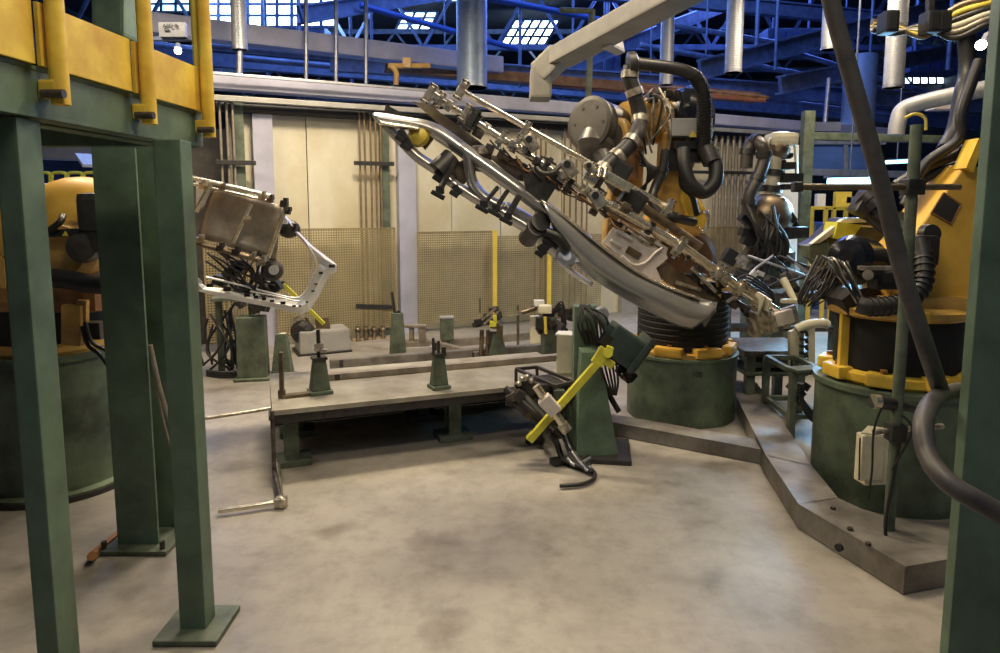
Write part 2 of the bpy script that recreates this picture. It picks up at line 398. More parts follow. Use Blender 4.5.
for k, (px, y0, y1) in enumerate([(306, 28, 80), (336, 30, 82), (366, 32, 84)]):
    tag(MB().c(W(px, y0 - 45, -.6), W(px, y1, -.6), .028, seg=8).done('hanger_rod', 'galv'), 'pale hanger rod between the two grey duct beams at upper left', 'rod', 'pale hanger rods')
# ------------------------------------------------------------ enclosure wall: sheets, columns, guard mesh, pipes
def wsheet(px0, px1, ytop0, ybot, off, m, name, label, cat='panel', th=.03, ztop=None, zbot=0.0):
    a, b = W(px0, 300, off), W(px1, 300, off)
    a.z = b.z = zbot; zt = ztop if ztop is not None else W(px0, ytop0, off).z
    o = MB().pr([a, b, V(b.x, b.y, zt), V(a.x, a.y, zt)], -NX * th).done(name, m); return tag(o, label, cat, None)
ZT = W(300, 113).z
wsheet(196, 235, 0, 0, -.35, 'motor', 'added_dark_sheet', 'added dark sheet shutting out blue daylight behind the left wall pipes', ztop=ZT - .2)  # sheet added to darken the gap where blue daylight leaked through
wsheet(236, 258, 0, 0, 0, 'sheet', 'enclosure_sheet', 'pale yellowed enclosure sheet behind the left pipes and left gripper', ztop=ZT - .05)
wsheet(274, 311, 0, 0, 0, 'sheet', 'enclosure_sheet', 'pale yellowed enclosure sheet between the left lavender column and the seam', ztop=ZT)
wsheet(312, 404, 0, 0, .01, 'sheet', 'enclosure_sheet', 'pale yellowed enclosure sheet behind the bundle of wall pipes', ztop=ZT)
wsheet(414, 452, 0, 0, 0, 'sheet', 'enclosure_sheet', 'yellowed enclosure sheet right of the second lavender column', ztop=ZT)
wsheet(453, 500, 0, 0, .01, 'sheet', 'enclosure_sheet', 'yellowed enclosure sheet behind the raised body side rail', ztop=ZT)
wsheet(501, 560, 0, 0, 0, 'sheet', 'enclosure_sheet', 'yellowed enclosure sheet between the two yellow fence posts', ztop=ZT)
wsheet(561, 660, 0, 0, .01, 'sheet', 'enclosure_sheet', 'enclosure sheet behind the arm of the middle robot', ztop=ZT)
wsheet(661, 790, 0, 0, 0, 'sheet', 'enclosure_sheet', 'enclosure sheet between the middle robot and the far robot', ztop=ZT)
def wcol(px0, px1, off, ztop, m, label, zb=0, name='steel_column'):
    a, b = W(px0, 250, off), W(px1, 250, off); a.z = b.z = zb
    t_ = MB().pr([a, b, b - NX * .2, a - NX * .2], (0, 0, ztop)).done(name, m); return tag(t_, label, 'column')
wcol(257.5, 277, .12, 2.72, 'lavender', 'left wide lavender grey steel column in front of the enclosure')
wcol(400, 417, .12, 2.72, 'lavender', 'second wide lavender grey steel column, right of the wall pipe bundle')
wcol(384, 391, .14, 2.8, 'green2', 'slim green column at the right end of the wall pipe bundle')
wcol(623, 640, .10, 2.72, 'ductgrey', 'grey column partly hidden behind the middle robot arm')
wcol(238, 249, .16, 2.8, 'green2', 'grey green column among the pipes at the left end of the enclosure')
# wire guards
def guard(px0, px1, ztop, label, off=.2, fm='yellow', n=30):
    a, b = W(px0, 300, off), W(px1, 300, off); a.z = b.z = .12
    t_ = thing('wire_guard', a, label, 'wire guard')
    A, B = Vector(a), Vector(b); C_, D_ = V(b.x, b.y, ztop), V(a.x, a.y, ztop)
    w = (B - A).length / .03; h = (ztop - .12) / .03
    MB().q([A, B, C_, D_], [(0, 0), (w, 0), (w, h), (0, h)]).done('mesh_panel', 'wiremesh', t_)
    fr = MB()
    for p, q in ((A, B), (B, C_), (C_, D_), (D_, A)): fr.m(p, q, .014)
    fr.done('frame', fm, t_)
guard(276, 396, W(312, 229, .2).z, 'brownish wire mesh guard low on the wall behind the left body side frame', fm='wiremesh')
guard(418, 492, W(440, 232, .2).z, 'brownish wire mesh guard behind the small green stands', fm='wiremesh')
guard(494, 600, W(440, 238, .2).z, 'wire mesh guard between the two yellow fence posts', fm='wiremesh')
guard(686, 740, W(440, 232, .2).z, 'brownish wire mesh guard right of the middle robot', fm='wiremesh')
guard(206, 256, W(312, 229, .2).z, 'wire mesh guard behind the left green post of the platform', fm='wiremesh')
for px, lab in ((495, 'left yellow fence post by the wire guards'), (549, 'right yellow fence post under the lifted body side')):
    a = W(px, 300, .28); a.z = 0
    t_ = thing('fence_post', a, lab, 'post'); MB().m(a + V(0, 0, .02), V(a.x, a.y, W(px, 230, .28).z), .06, .05).done('tube', 'paleyellow', t_)
    MB().bb(a + V(0, 0, .01), (.16, .16, .02)).done('foot_plate', 'paleyellow', t_)
# vertical wall pipes
def wpipes(pxs, y0, y1, off, m, lab, grp, r=.022):
    for px in pxs:
        a = W(px, y0, off); b = Vector(a); b.z = max(.03, W(px, y1, off).z)
        tag(MB().c(b, a, r, seg=10).done('wall_pipe', m), lab, 'pipe', grp)
wpipes([359, 364, 370, 375, 380], 112, 338, .16, 'brownpipe', 'thin brown vertical pipe in the bundle left of the second lavender column', 'wall pipe bundle', .013)
wpipes([219, 226, 232], 100, 330, .2, 'pipe', 'thin grey vertical pipe left of the grey green column', 'left wall pipes', .015)
wpipes([536, 541, 546, 565, 571, 577, 583, 588], 128, 345, .15, 'brownpipe', 'thin vertical wall pipe behind the middle robot arm', 'wall pipes behind middle robot', .014)
wpipes([716, 722, 728, 734, 740, 746], 136, 300, .15, 'pipe', 'grey vertical wall pipe between the middle and the far robot', 'wall pipes right of middle robot', .03)
for (x0, x1, y, off, lab) in ((354, 394, 163, .2, 'upper bracket bar holding the wall pipe bundle'), (356, 394, 306, .2, 'lower bracket bar holding the wall pipe bundle'), (215, 256, 162, .24, 'bracket bar across the left wall pipes'), (690, 758, 172, .2, 'bracket bar across the pipes right of the middle robot')):
    mb = MB().m(W(x0, y, off), W(x1, y + 1, off), .03, .05)
    t_ = mb.done('pipe_bracket', 'gunmetal'); tag(t_, lab, 'bracket')
t_ = thing('pipe_manifold', W(372, 343, .25), 'floor-level pipe manifold at the foot of the wall pipe bundle', 'manifold')
MB().c(W(352, 341, .3), W(394, 338, .3), .035).c(W(352, 346, .35), W(388, 344, .35), .025).done('header', 'brownpipe', t_)
for px in (358, 366, 374, 383): MB().c(W(px, 346, .35), W(px, 326, .28), .028).s_(W(px, 330, .3), .04).done('valve', 'brownmetal', t_)
# ============================================================ FLOOR STEEL: fixture table, long beams, troughs
ZTB = .40
t = thing('fixture_table', G(400, 440), 'long low grey steel fixture table slab carried on green pedestals, dark underneath', 'table')
fl, fr_ = G(272, 411, ZTB), G(590, 379, ZTB); dv = (fr_ - fl).normalized(); nv = V(-dv.y, dv.x, 0)
bl, br = fl + nv * .95, fr_ + nv * .95
MB().pr([fl, fr_, br, bl], (0, 0, -.03)).done('slab', 'tableplate', t)
MB().m(fl + V(0, 0, -.062) + nv * .04, fr_ + V(0, 0, -.062) + nv * .04, .03, .06).done('edge_channel', 'gunmetal', t)
MB().m(bl - V(0, 0, .215), br - V(0, 0, .215), .02, .36).done('back_plate', 'gunmetal', t)  # plate added to deepen the shade under the table
def tleg(c, par):
    ang = math.atan2(dv.y, dv.x); c = Vector((c.x, c.y, 0))
    mb = MB().bb(c + V(0, 0, .02), (.24, .2, .04), rz=ang).bb(c + V(0, 0, ZTB - .075), (.26, .16, .035), rz=ang).bb(c + V(0, 0, .18), (.02, .10, .3), rz=ang).bb(c + V(0, 0, .18) - nv * .05, (.09, .02, .3), rz=ang).bb(c + V(0, 0, .18) + nv * .05, (.09, .02, .3), rz=ang)
    mb.done('leg', 'green2', par)
for px, py in ((292, 462), (453, 437), (560, 418)): tleg(G(px, py), t)
for px, py in ((300, 400), (440, 385), (560, 370)):
    c = G(px, py, ZTB) + nv * .55; tleg(c, t)
def fbeam(a, b, w, h, m, lab, up=0): 
    a, b = Vector(a), Vector(b); u = V(0, 0, h / 2 + up)
    s = (b - a).normalized(); 
    t_ = thing('floor_beam', (a + b) / 2, lab, 'beam')
    MB().m(a + u, b + u, w, h).done('channel', m, t_)
    for q in (.04, .96):
        p = mix(a, b, q); MB().bb(p + V(0, 0, h * .5 + up), (w * 1.08, .04, h * .9), rz=math.atan2(s.y, s.x) + math.pi / 2).done('end_plate', 'gunmetal', t_)
    return t_
z = ZTB
fbeam(G(326, 380, z), G(565, 359, z), .07, .045, 'pipe', 'long light grey steel beam lying along the back of the fixture table')
fbeam(G(330, 369, 0.02), G(575, 350, 0.02), .1, .1, 'trough', 'second grey beam on the floor behind the fixture table')
fbeam(G(437, 350), G(478, 361), .08, .1, 'pipe', 'short pale channel lying at an angle behind the table')
fbeam(G(395, 352), G(560, 336), .08, .09, 'pipe', 'pale floor beam below the small green electrical box')
# foot pipes at left end of the table
t = thing('floor_conduit', G(276, 465), 'thin steel conduit dropping from the table end and running along the floor with an elbow', 'conduit')
e0 = G(272, 411, .42); e1 = V(e0.x, e0.y, .05)
p1, p2, p3 = G(277, 462, .03), G(281, 502, .03), G(218, 511, .03)
MB().c(e0, e1, .012).c(e1, p2, .016).done('riser', 'darksteel', t)
MB().c(p1, p2, .018).done('run', 'chrome', t); MB().c(p2, p3, .014).done('run', 'chrome', t)
MB().s_(p2, .034).bb(p2 + V(0, 0, 0), (.06, .06, .05)).done('elbow_fitting', 'steel', t)
tag(MB().t([G(205, 418, .012), G(240, 413, .012), G(272, 408, .012)], .012).done('floor_conduit', 'steel'), 'short thin conduit on the floor running left from the table end', 'conduit')
# troughs
def trough(tl, tr, h, lab, extra=None):
    t_ = thing('cable_trough', (tl[0] + tr[-1]) / 2, lab, 'trough'); n = len(tl)
    mb = MB()
    for i in range(n - 1):
        q = [tl[i], tr[i], tr[i + 1], tl[i + 1]]
        mb.hexa([V(p.x, p.y, .004) for p in q] + [V(p.x, p.y, h - .012) for p in q])
    mb.done('body', 'trough', t_)
    for i in range(n - 1):
        q = [tl[i], tr[i], tr[i + 1], tl[i + 1]]; c = sum(q, Vector()) / 4
        q2 = [c + (p - c) * 1.012 for p in q]
        MB().hexa([V(p.x, p.y, h - .011) for p in q2] + [V(p.x, p.y, h) for p in q2]).done('lid', 'trough', t_)
    return t_
h = .13
t = trough([G(727, 378, h), G(766, 455, h), G(799, 504, h), G(905, 566, h)], [G(757, 383, h), G(812, 466, h), G(838, 498, h), G(962, 556, h)], h, 'wide steel cable trough bending across the floor in front of the right robot')
for px, py in ((833, 509), (850, 530), (868, 545)): 
    q = G(px, py, h); MB().c(q, q + V(0, 0, .012), .013).done('bolt', 'darksteel', t)
q = G(838, 548, .06); MB().c(q, q + (G(845, 545, .06) - q) * .3, .018).done('cable_port', 'black', t)
h = .10
trough([G(606, 413, h), G(766, 441, h)], [G(612, 422, h), G(765, 450, h)], h, 'straight narrow steel trough in front of the middle robot pedestal')
# ============================================================ GREEN STRUCTURAL POSTS + PLATFORM (left)
def hcol(name, lab, px0, px1, Y, dep, ztop, m='green', base=None, flange=None):
    a, b = P(px0, 370, Y), P(px1, 370, Y); w = b.x - a.x; cx = (a.x + b.x) / 2; c = V(cx, Y + dep / 2, 0)
    t_ = thing(name, c, lab, 'post')
    th = .014
    mb = MB().bb((cx, Y + th / 2, ztop / 2), (w, th, ztop), .002).bb((cx, Y + dep - th / 2, ztop / 2), (w, th, ztop), .002).bb((cx, Y + dep / 2, ztop / 2), (th, dep - 2 * th, ztop), .001)
    mb.done('shaft', m, t_)
    if base:
        MB().bb((cx, Y + dep / 2, .012), (w + .14, dep + .14, .024)).done('base_plate', 'green2', t_)
        for sx in (-1, 1):
            for sy in (-1, 1): MB().c((cx + sx * (w / 2 + .04), Y + dep / 2 + sy * (dep / 2 + .04), .02), (cx + sx * (w / 2 + .04), Y + dep / 2 + sy * (dep / 2 + .04), .06), .012).done('anchor_bolt', 'darksteel', t_)
    return t_
def boxcol(name, lab, x0, x1, Y0, Y1, zt, base=True):
    c = V((x0 + x1) / 2, (Y0 + Y1) / 2, 0); t_ = thing(name, c, lab, 'post')
    MB().bb(c + V(0, 0, zt / 2), (x1 - x0, Y1 - Y0, zt), .006).done('shaft', 'green', t_)
    if base: MB().bb(c + V(0, 0, .012), (x1 - x0 + .14, Y1 - Y0 + .14, .024)).done('base_plate', 'green2', t_)
    return t_
def X(px, Y, py=370): return P(px, py, Y).x
# platform beam geometry
A_ = V(X(192, 2.62, 143), 2.62, 1.84)
bd = V(.10, .995, 0).normalized()
zb = 1.845
boxcol('platform_post', 'left green box post under the yellow platform, cut by the picture edge', X(13, 1.75), X(36, 1.75), 1.75, 1.75 + .092, zb)
hcol('platform_post', 'wide middle green H-section post under the platform, standing on a base plate', 106, 148, 2.93, .18, zb + .13, base=True)
boxcol('platform_post', 'right green post under the platform end, nearest the left gripper', X(165, 2.3), X(192, 2.3), 2.3, 2.3 + .085, zb)
t = thing('platform', (-1.15, 1.5, zb), 'raised platform edge at upper left with a green beam and yellow kick boards', 'platform')
# main beam line: right face through x(Y)
def bl_(Y, off=0): return V(-1.205 + (Y - 2.55) * .07 + off, Y, 0)
Y0, Y1 = .2, 2.66
def zline(py, px, Y): return P(px, py, Y).z
p0, p1_ = bl_(Y0), bl_(Y1)
b0 = zb + .005
MB().m(p0 + V(-.09, 0, b0 + .065), p1_ + V(-.09, 0, b0 + .065), .03, .13).m(p0 + V(-.09, 0, b0 + .006), p1_ + V(-.09, 0, b0 + .006), .18, .012).m(p0 + V(-.09, 0, b0 + .132), p1_ + V(-.09, 0, b0 + .132), .18, .012).m(p0 + V(-.01, 0, b0 + .069), p1_ + V(-.01, 0, b0 + .069), .016, .115).done('main_beam', 'green', t)
MB().m(p1_ + V(-.0, -.02, b0 + .075), p1_ + V(-2.4, -.02, b0 + .075), .06, .15).m(V(-3.6, 1.75, b0 + .075), V(-1.3, 1.75, b0 + .075), .06, .15).done('cross_beam', 'green', t)
MB().b((-2.45, 1.43, b0 + .175), (2.3, 2.46, .02)).done('deck_plate', 'green2', t)
zy0, zy1 = b0 + .138, b0 + .305
segs = [(.25, .95), (.98, 1.62), (1.66, 2.12), (2.16, 2.62)]
segs = [(.3, 1.79), (1.81, 2.20), (2.22, 2.62)]
for (s0, s1) in segs:
    a, b = bl_(s0, .012), bl_(s1, .012)
    MB().m(a + V(0, 0, (zy0 + zy1) / 2), b + V(0, 0, (zy0 + zy1) / 2), .012, zy1 - zy0).done('kick_board', 'yellow', t)
for s, hgt in ((1.835, .9), (2.24, .9), (2.63, .9)):
    a = bl_(s, .045)
    MB().c(a + V(0, 0, zy0 - .10), a + V(0, 0, zy0 + 1.0), .024).done('guard_rail_post', 'yellow', t)
    MB().bb(a + V(-.02, 0, zy0 - .06), (.05, .05, .05)).done('clamp_bracket', 'yellow', t)
    MB().c(a + V(-.03, -.03, zy0 - .075), a + V(.03, -.03, zy0 - .075), .012).done('bolt', 'darksteel', t)
a, b = bl_(.3, .045), bl_(2.6, .045)
MB().c(a + V(0, 0, zy0 + 1.0), b + V(0, 0, zy0 + 1.0), .022).done('hand_rail', 'yellow', t)
a, b = bl_(2.6, 0), bl_(2.6, -2)
MB().c(a + V(.006, .05, zy0), a + V(.006, .05, zy0 + 1.0), .017).done('guard_rail_post', 'paleyellow', t)
tag(MB().m(P(118, 40, 4.2), P(118, -60, 4.2), .22, .2, up=(1, 0, 0)).c(P(101, 40, 4.3), P(101, -60, 4.3), .03).done('green_column', 'green'), 'green column seen above the yellow kick boards at the top left', 'column')
# sign above, pendant lamp
t = thing('hall_sign', P(172, 30, 6), 'white rectangular sign panel seen between the yellow uprights', 'sign')
MB().b(P(173, 30, 6), (.235, .04, .125)).done('board', 'galv', t); MB().b(P(173, 39, 6.05), (.4, .06, .03)).done('frame', 'bluesteel', t)
def text(s, loc, size, m, par, rot=(math.pi / 2, 0, 0), name='lettering'):
    cu = bpy.data.curves.new(name, 'FONT'); cu.body = s; cu.size = size; cu.extrude = .002; cu.align_x = 'CENTER'; cu.align_y = 'CENTER'
    o = bpy.data.objects.new('tmp', cu); COL.objects.link(o)
    me = bpy.data.meshes.new_from_object(o); bpy.data.objects.remove(o)
    me.materials.clear(); me.materials.append(MATS[m])
    ob = bpy.data.objects.new(name, me); COL.objects.link(ob); ob.parent = par; ob['_w'] = par['_w']
    ob.location = Vector(loc) - Vector(par['_w']); ob.rotation_euler = rot; return ob
text('AFC 8', P(170, 26, 5.97), .05, 'ink', t)
MB().b(P(167, 30.5, 5.975), (.045, .006, .013)).done('slot', 'ink', t)
t = thing('pendant_lamp', P(178, 51, 6.5), 'small round white lamp glowing below the sign', 'lamp')
MB().s_(P(178, 51, 6.5), .032).done('bulb', 'warmlamp', t); MB().c(P(178, 48, 6.5), P(178, 43, 6.5), .04, .02).done('shade', 'bluesteel', t)
# background seen between the left posts: distant yellow loop railings, conveyor items
t = thing('loop_railing', P(70, 190, 9), 'distant bright yellow loop railing beyond the left robot', 'railing')
for k in range(6):
    x = 36 + k * 16
    MB().t([P(x, 190, 9), P(x, 176, 9), P(x + 2, 173, 9), P(x + 12, 173, 9), P(x + 14, 176, 9), P(x + 14, 190, 9)], .022, 4, 8).done('rail_loop', 'lime', t)
tag(MB().m(P(20, 152, 11), P(200, 158, 11), .3, .22).done('conveyor_beam', 'ductgrey'), 'distant pale conveyor beam seen between the left green posts', 'beam')
tag(MB().m(P(84, 155, 10), P(92, 166, 9.8), .25, .05).m(P(86, 159, 9.95), P(86, 154, 11), .04).done('light_panel', 'white'), 'small white tilted panel by the distant conveyor beam', 'panel')
t = thing('distant_conveyor', P(70, 200, 8.5), 'distant cluttered conveyor with pale parts beyond the left robot', 'conveyor')
MB().m(P(20, 192, 8.5), P(200, 192, 8.5), .5, .06).done('bed', 'darksteel', t)
for px in (30, 75, 120, 190):
    a = P(px, 194, 8.5); MB().m(V(a.x, a.y, 0), a, .08).done('leg', 'darksteel', t)
random.seed(5)
for k in range(12): MB().bb(P(30 + k * 14, 186 + random.uniform(-3, 3), 8.4), (.16, .1, random.uniform(.05, .13)), rz=random.random() * 3).done('part_carrier', random.choice(['white', 'galv', 'gunmetal']), t)
# ============================================================ RIGHT POST, HOSE, GREEN POLE
t = thing('corner_post', (1.42, 1.85, 0), 'massive green post filling the right picture edge', 'post')
MB().bb((1.267 + .17, 1.73, 1.7), (.34, .035, 3.4), .004).bb((1.50, 1.87, 1.7), (.03, .26, 3.4), .004).bb((1.55, 2.0, 1.7), (.17, .03, 3.4), .004).done('shaft', 'green', t)
MB().bb((1.40, 1.85, .012), (.5, .46, .024)).done('base_plate', 'green2', t)
o = MB().t([P(826, -30, 1.9), P(833, 10, 1.9), P(855, 90, 1.88), P(880, 180, 1.86), P(902, 270, 1.84), P(925, 345, 1.82), P(942, 395, 1.9)], .0235, 8, 14).done('hanging_hose', 'hosegrey')
tag(o, 'thick black hose hanging diagonally down in front of the right robot', 'hose')
o = MB().t([P(1010, 380, 2.2), P(965, 389, 2.1), P(938, 397, 1.85), P(924, 420, 1.68), P(928, 455, 1.6), P(948, 482, 1.52), P(985, 505, 1.48), P(1050, 540, 1.45)], .025, 8, 14).done('looped_hose', 'hosegrey')
tag(o, 'thick black hose looping around the lower part of the massive right post', 'hose')
Yp = 2.72
pb = G(887, 556); pt_ = P(911, 125, pb.y)
t = thing('pole_stand', pb, 'slim green pole standing on the floor in front of the right robot', 'pole')
MB().c(V(pb.x, pb.y, 0), V(pb.x, pb.y, pt_.z), .024).done('pole', 'green2', t)
MB().c(V(pb.x, pb.y, 0), V(pb.x, pb.y, .012), .09).done('base_flange', 'green2', t)
Yb = pb.y
zc = P(905, 187, Yb).z
MB().c(V(X(800, Yb, 187), Yb - .0, zc), V(X(960, Yb, 187), Yb, zc), .014).done('crossbar', 'brownmetal', t)
MB().bb(V(pb.x, Yb, zc), (.075, .07, .07)).done('cross_clamp', 'gunmetal', t)
MB().bb(V(X(797, Yb, 187), Yb, zc), (.04, .04, .045)).done('end_clamp', 'gunmetal', t)
zc2 = P(893, 432, Yb).z
MB().bb(V(pb.x, Yb, zc2), (.07, .07, .08)).done('cross_clamp', 'gunmetal', t)
MB().c(V(pb.x - .1, Yb, zc2), V(X(950, Yb, 428), Yb + .05, zc2 + .01), .013).done('crossbar', 'steel', t)
zc3 = P(880, 402, Yb).z
MB().c(V(X(870, Yb, 402), Yb - .02, zc3 + .01), V(X(893, Yb, 402), Yb, zc3 - .01), .03).c(V(X(893, Yb, 402), Yb, zc3 - .01), V(X(915, Yb, 408), Yb, zc3 - .03), .02).done('sensor', 'gunmetal', t)
MB().c(V(X(870, Yb, 402), Yb - .022, zc3 + .01), V(X(876, Yb, 402), Yb - .02, zc3 + .008), .033).done('sensor_cap', 'chrome', t)
MB().t([P(884, 402, Yb - .04), P(874, 430, Yb - .04), P(872, 470, Yb), P(868, 500, Yb + .05)], .005).t([P(900, 440, Yb - .03), P(893, 480, Yb - .04), P(886, 520, Yb - .05), P(886, 552, Yb - .06)], .008).t([P(896, 410, Yb), P(912, 430, Yb - .05), P(892, 470, Yb - .04)], .005).done('cable', 'black', t)
UP = V(0, 0, 1)
# ============================================================ MIDDLE ROBOT
CM = V(P(680, 400, 5.04).x, 5.04, 0); RM = .415
zt = P(680, 361, 4.63).z
t = mid = thing('industrial_robot', CM, 'middle orange-yellow industrial robot on a round green pedestal, holding the large tube gripper', 'robot')
MB().lathe(CM, UP, [(RM, 0), (RM, zt - .02), (RM + .012, zt - .02), (RM + .012, zt), (RM - .02, zt)], 56).done('pedestal', 'drumgreen', t)
text('100', CM + V(-.0, -RM - .004, zt - .10), .055, 'ink', t)
mb = MB().lathe(CM, UP, [(.39, zt), (.39, zt + .03), (.30, zt + .05)], 40)
mb.done('base_ring', 'orange', t)
for k in range(8):
    a = k * math.pi / 4 + .25; c = CM + V(math.cos(a) * .335, math.sin(a) * .335, zt + .045)
    MB().bb(c, (.21, .13, .07), .02, rz=a + math.pi / 2).done('base_lug', 'robotyellow', t)
    MB().c(c + V(0, 0, .02), c + V(0, 0, .05), .02, seg=6).done('bolt', 'rust', t)
za = zt + .05; zb_ = P(680, 292, 5.2).z
pf = [(.30, za)]
n = 9
for i in range(n):
    z0 = za + (zb_ - za) * i / n; pf += [(.345, z0), (.347, z0 + (zb_ - za) / n * .6), (.341, z0 + (zb_ - za) / n * .8)]
MB().lathe(CM, UP, pf + [(.30, zb_)], 48).done('bellows_cover', 'bellows', t)
MB().lathe(CM, UP, [(.33, zb_), (.35, zb_ + .03), (.35, zb_ + .09), (.26, zb_ + .12)], 48).done('turret', 'orange', t)
# shoulder disc (brown face with orange rim) facing camera-right
sc = P(686, 262, 5.15); sd = V(.35, -.9, .1).normalized()
MB().lathe(sc - sd * .14, sd, [(.25, 0), (.30, .03), (.31, .12), (.29, .15)], 44).done('shoulder_housing', 'shoulderbrown', t)
MB().lathe(sc + sd * .005, sd, [(.285, 0), (.285, .02), (.22, .05), (.1, .055)], 44).done('shoulder_cover', 'shoulderbrown', t)
MB().bb(sc + V(0, .22, -.1), (.5, .3, .45), .06).done('shoulder_body', 'shoulderbrown', t)
# lower arm, two slabs rising from the shoulder
def slab(pts, Y, dep, name, m, par):
    a = [P(x, y, Y) for x, y in pts]; o = MB().pr(a, (0, dep, 0)).done(name, m, par)
    b = o.modifiers.new('bev', 'BEVEL'); b.width = .018; b.segments = 3; b.limit_method = 'ANGLE'; return o
slab([(611, 128), (640, 122), (645, 150), (642, 215), (640, 290), (608, 290), (606, 230), (612, 180)], 5.25, .22, 'link_arm', 'orange', t)
slab([(664, 132), (684, 128), (697, 160), (690, 178), (708, 212), (700, 236), (660, 240), (648, 222), (655, 190), (662, 165)], 5.0, .2, 'lower_arm', 'orange', t)
slab([(686, 174), (700, 200), (710, 214), (703, 232), (688, 220), (680, 200)], 4.97, .12, 'arm_bracket', 'yellow', t)
MB().bb(P(672, 203, 4.985), (.04, .02, .06)).done('arm_window', 'rust', t)
# elbow: housings and forearm
e = P(640, 128, 5.05)
ad = V(-.85, -.5, .02).normalized()
MB().c(P(672, 118, 5.3), P(628, 124, 5.05), .19, .17, 32).done('forearm_housing', 'orange', t)
MB().lathe(P(614, 134, 4.86), V(-.6, -.78, -.1).normalized(), [(.10, -.12), (.125, -.06), (.125, .02), (.11, .035), (.06, .04)], 36).done('elbow_cap', 'orange', t)
MB().lathe(P(614, 134, 4.86), V(-.6, -.78, -.1).normalized(), [(.09, .03), (.09, .042), (.05, .05)], 30).done('elbow_cover', 'motor', t)
# big grey motor at left
mc = P(600, 127, 4.95); md_ = V(-.72, -.68, .12).normalized()
MB().lathe(mc - md_ * .2, md_, [(.14, -.08), (.16, 0), (.185, .05), (.19, .24), (.175, .28), (.15, .31), (.06, .325)], 44).done('axis_motor', 'motor', t)
MB().lathe(mc + md_ * .11, md_, [(.17, 0), (.20, .0), (.20, .025), (.17, .03)], 44).done('motor_flange', 'motor', t)
for k in range(6):
    a = k * math.pi / 3; x_ = md_.cross(UP).normalized(); y_ = md_.cross(x_)
    c = mc + md_ * .115 + (x_ * math.cos(a) + y_ * math.sin(a)) * .13; MB().c(c, c + md_ * .03, .015, seg=8).done('bolt', 'gunmetal', t)
MB().lathe(P(596, 148, 4.9), V(-.3, -.4, -1).normalized(), [(.14, -.1), (.15, 0), (.12, .06), (.1, .09)], 32).done('wrist_housing', 'motor', t)
MB().c(P(600, 155, 4.85), P(622, 190, 4.65), .09, .07, 24).done('wrist', 'gunmetal', t)
# rear counterweight / black round motor on the right
bc = P(697, 118, 5.2); bd_ = V(.8, -.6, 0).normalized()
MB().lathe(bc - bd_ * .05, bd_, [(.18, -.12), (.235, -.08), (.25, 0), (.24, .07), (.19, .13), (.1, .16)], 44).done('rear_motor', 'glossblack', t)
q = P(690, 128, 4.9); MB().bb(q, (.30, .12, .13), .01).done('junction_box', 'ductgrey', t)
tri = [P(689, 137, 4.83), P(697, 137, 4.83), P(693, 130, 4.83)]; MB().pr(tri, (0, .004, 0)).done('warning_triangle', 'paleyellow', t)
MB().bb(P(690, 146, 4.95), (.28, .16, .06), .01).done('box_bracket', 'black', t)
MB().bb(P(700, 156, 4.98), (.24, .16, .10), .01).bb(P(672, 160, 5.0), (.14, .14, .16), .01).done('cable_bracket', 'black', t)
random.seed(3)
for k in range(9):
    a = P(655 + random.uniform(-12, 12), 92 + random.uniform(-6, 6), 4.95); b = P(655 + random.uniform(-14, 18), 140 + random.uniform(-10, 15), 4.92)
    m_ = P(random.uniform(640, 675), random.uniform(100, 125), 4.85); MB().t([a, m_, b], .008, 6, 8).done('cable', random.choice(['black', 'black', 'steel']), t)
for k in range(7): MB().bb(P(random.uniform(650, 690), random.uniform(90, 100), 5.0), (.07, .06, .05), rz=random.random()).done('connector', 'gunmetal', t)
Yh = 4.75
hose(t, [P(598, 175, 4.45), P(608, 165, 4.5), P(622, 152, 4.55), P(634, 138, 4.6), P(640, 120, Yh), P(635, 95, Yh), P(630, 78, Yh), P(631, 66, Yh)], .055, rings=6, m='rubber', ringm='steel', rr=1.15)
MB().lathe(P(631, 64, Yh), V(1, 0, .1), [(.05, -.03), (.085, -.02), (.085, .03), (.05, .05)], 28).done('hose_elbow', 'gunmetal', t)
hose(t, [P(632, 63, Yh), P(650, 65, Yh), P(672, 68, Yh), P(690, 73, Yh), P(700, 84, Yh), P(704, 100, Yh), P(704, 125, 4.8), P(703, 155, 4.85)], .045, rings=0, m='rubber')
c = catmull([P(694, 76, Yh), P(700, 84, Yh), P(704, 100, Yh), P(704, 125, 4.8), P(704, 150, 4.85)], 8)
for i in range(0, len(c) - 1, 1): MB().c(c[i], c[i] + (c[i + 1] - c[i]) * .5, .054, seg=12).done('hose_rib', 'black', t)
hose(t, [P(683, 150, 4.8), P(684, 165, 4.75), P(690, 183, 4.72), P(703, 192, 4.72), P(714, 183, 4.72), P(716, 168, 4.75), P(711, 152, 4.8)], .052, m='black')
MB().c(P(712, 163, 4.76), P(706, 148, 4.8), .065, seg=16).done('hose_cuff', 'gunmetal', t)
hose(t, [P(666, 150, 4.8), P(662, 172, 4.8), P(655, 188, 4.8), P(652, 200, 4.75), P(660, 214, 4.72), P(676, 218, 4.75), P(694, 222, 4.85)], .035, rings=3, m='rubber', ringm='gunmetal')
hose(t, [P(682, 165, 4.85), P(682, 185, 4.85), P(692, 196, 4.85), P(697, 215, 4.9)], .022, m='black')
for k in range(3): MB().t([P(700, 214, 4.85), P(704 + k * 2, 212, 4.8), P(708, 222 + k * 2, 4.8), P(703, 232, 4.8), P(698, 226, 4.85)], .007).done('cable', 'chrome', t)
MB().bb(P(632, 165, 5.0), (.10, .12, .22), .02).done('arm_valve_box', 'rust', t)
for k in range(6): MB().t([P(640, 150 + k * 3, 4.9), P(648 + k * 2, 170, 4.85), P(645 - k, 190, 4.9)], .01).done('cable', 'gunmetal', t)

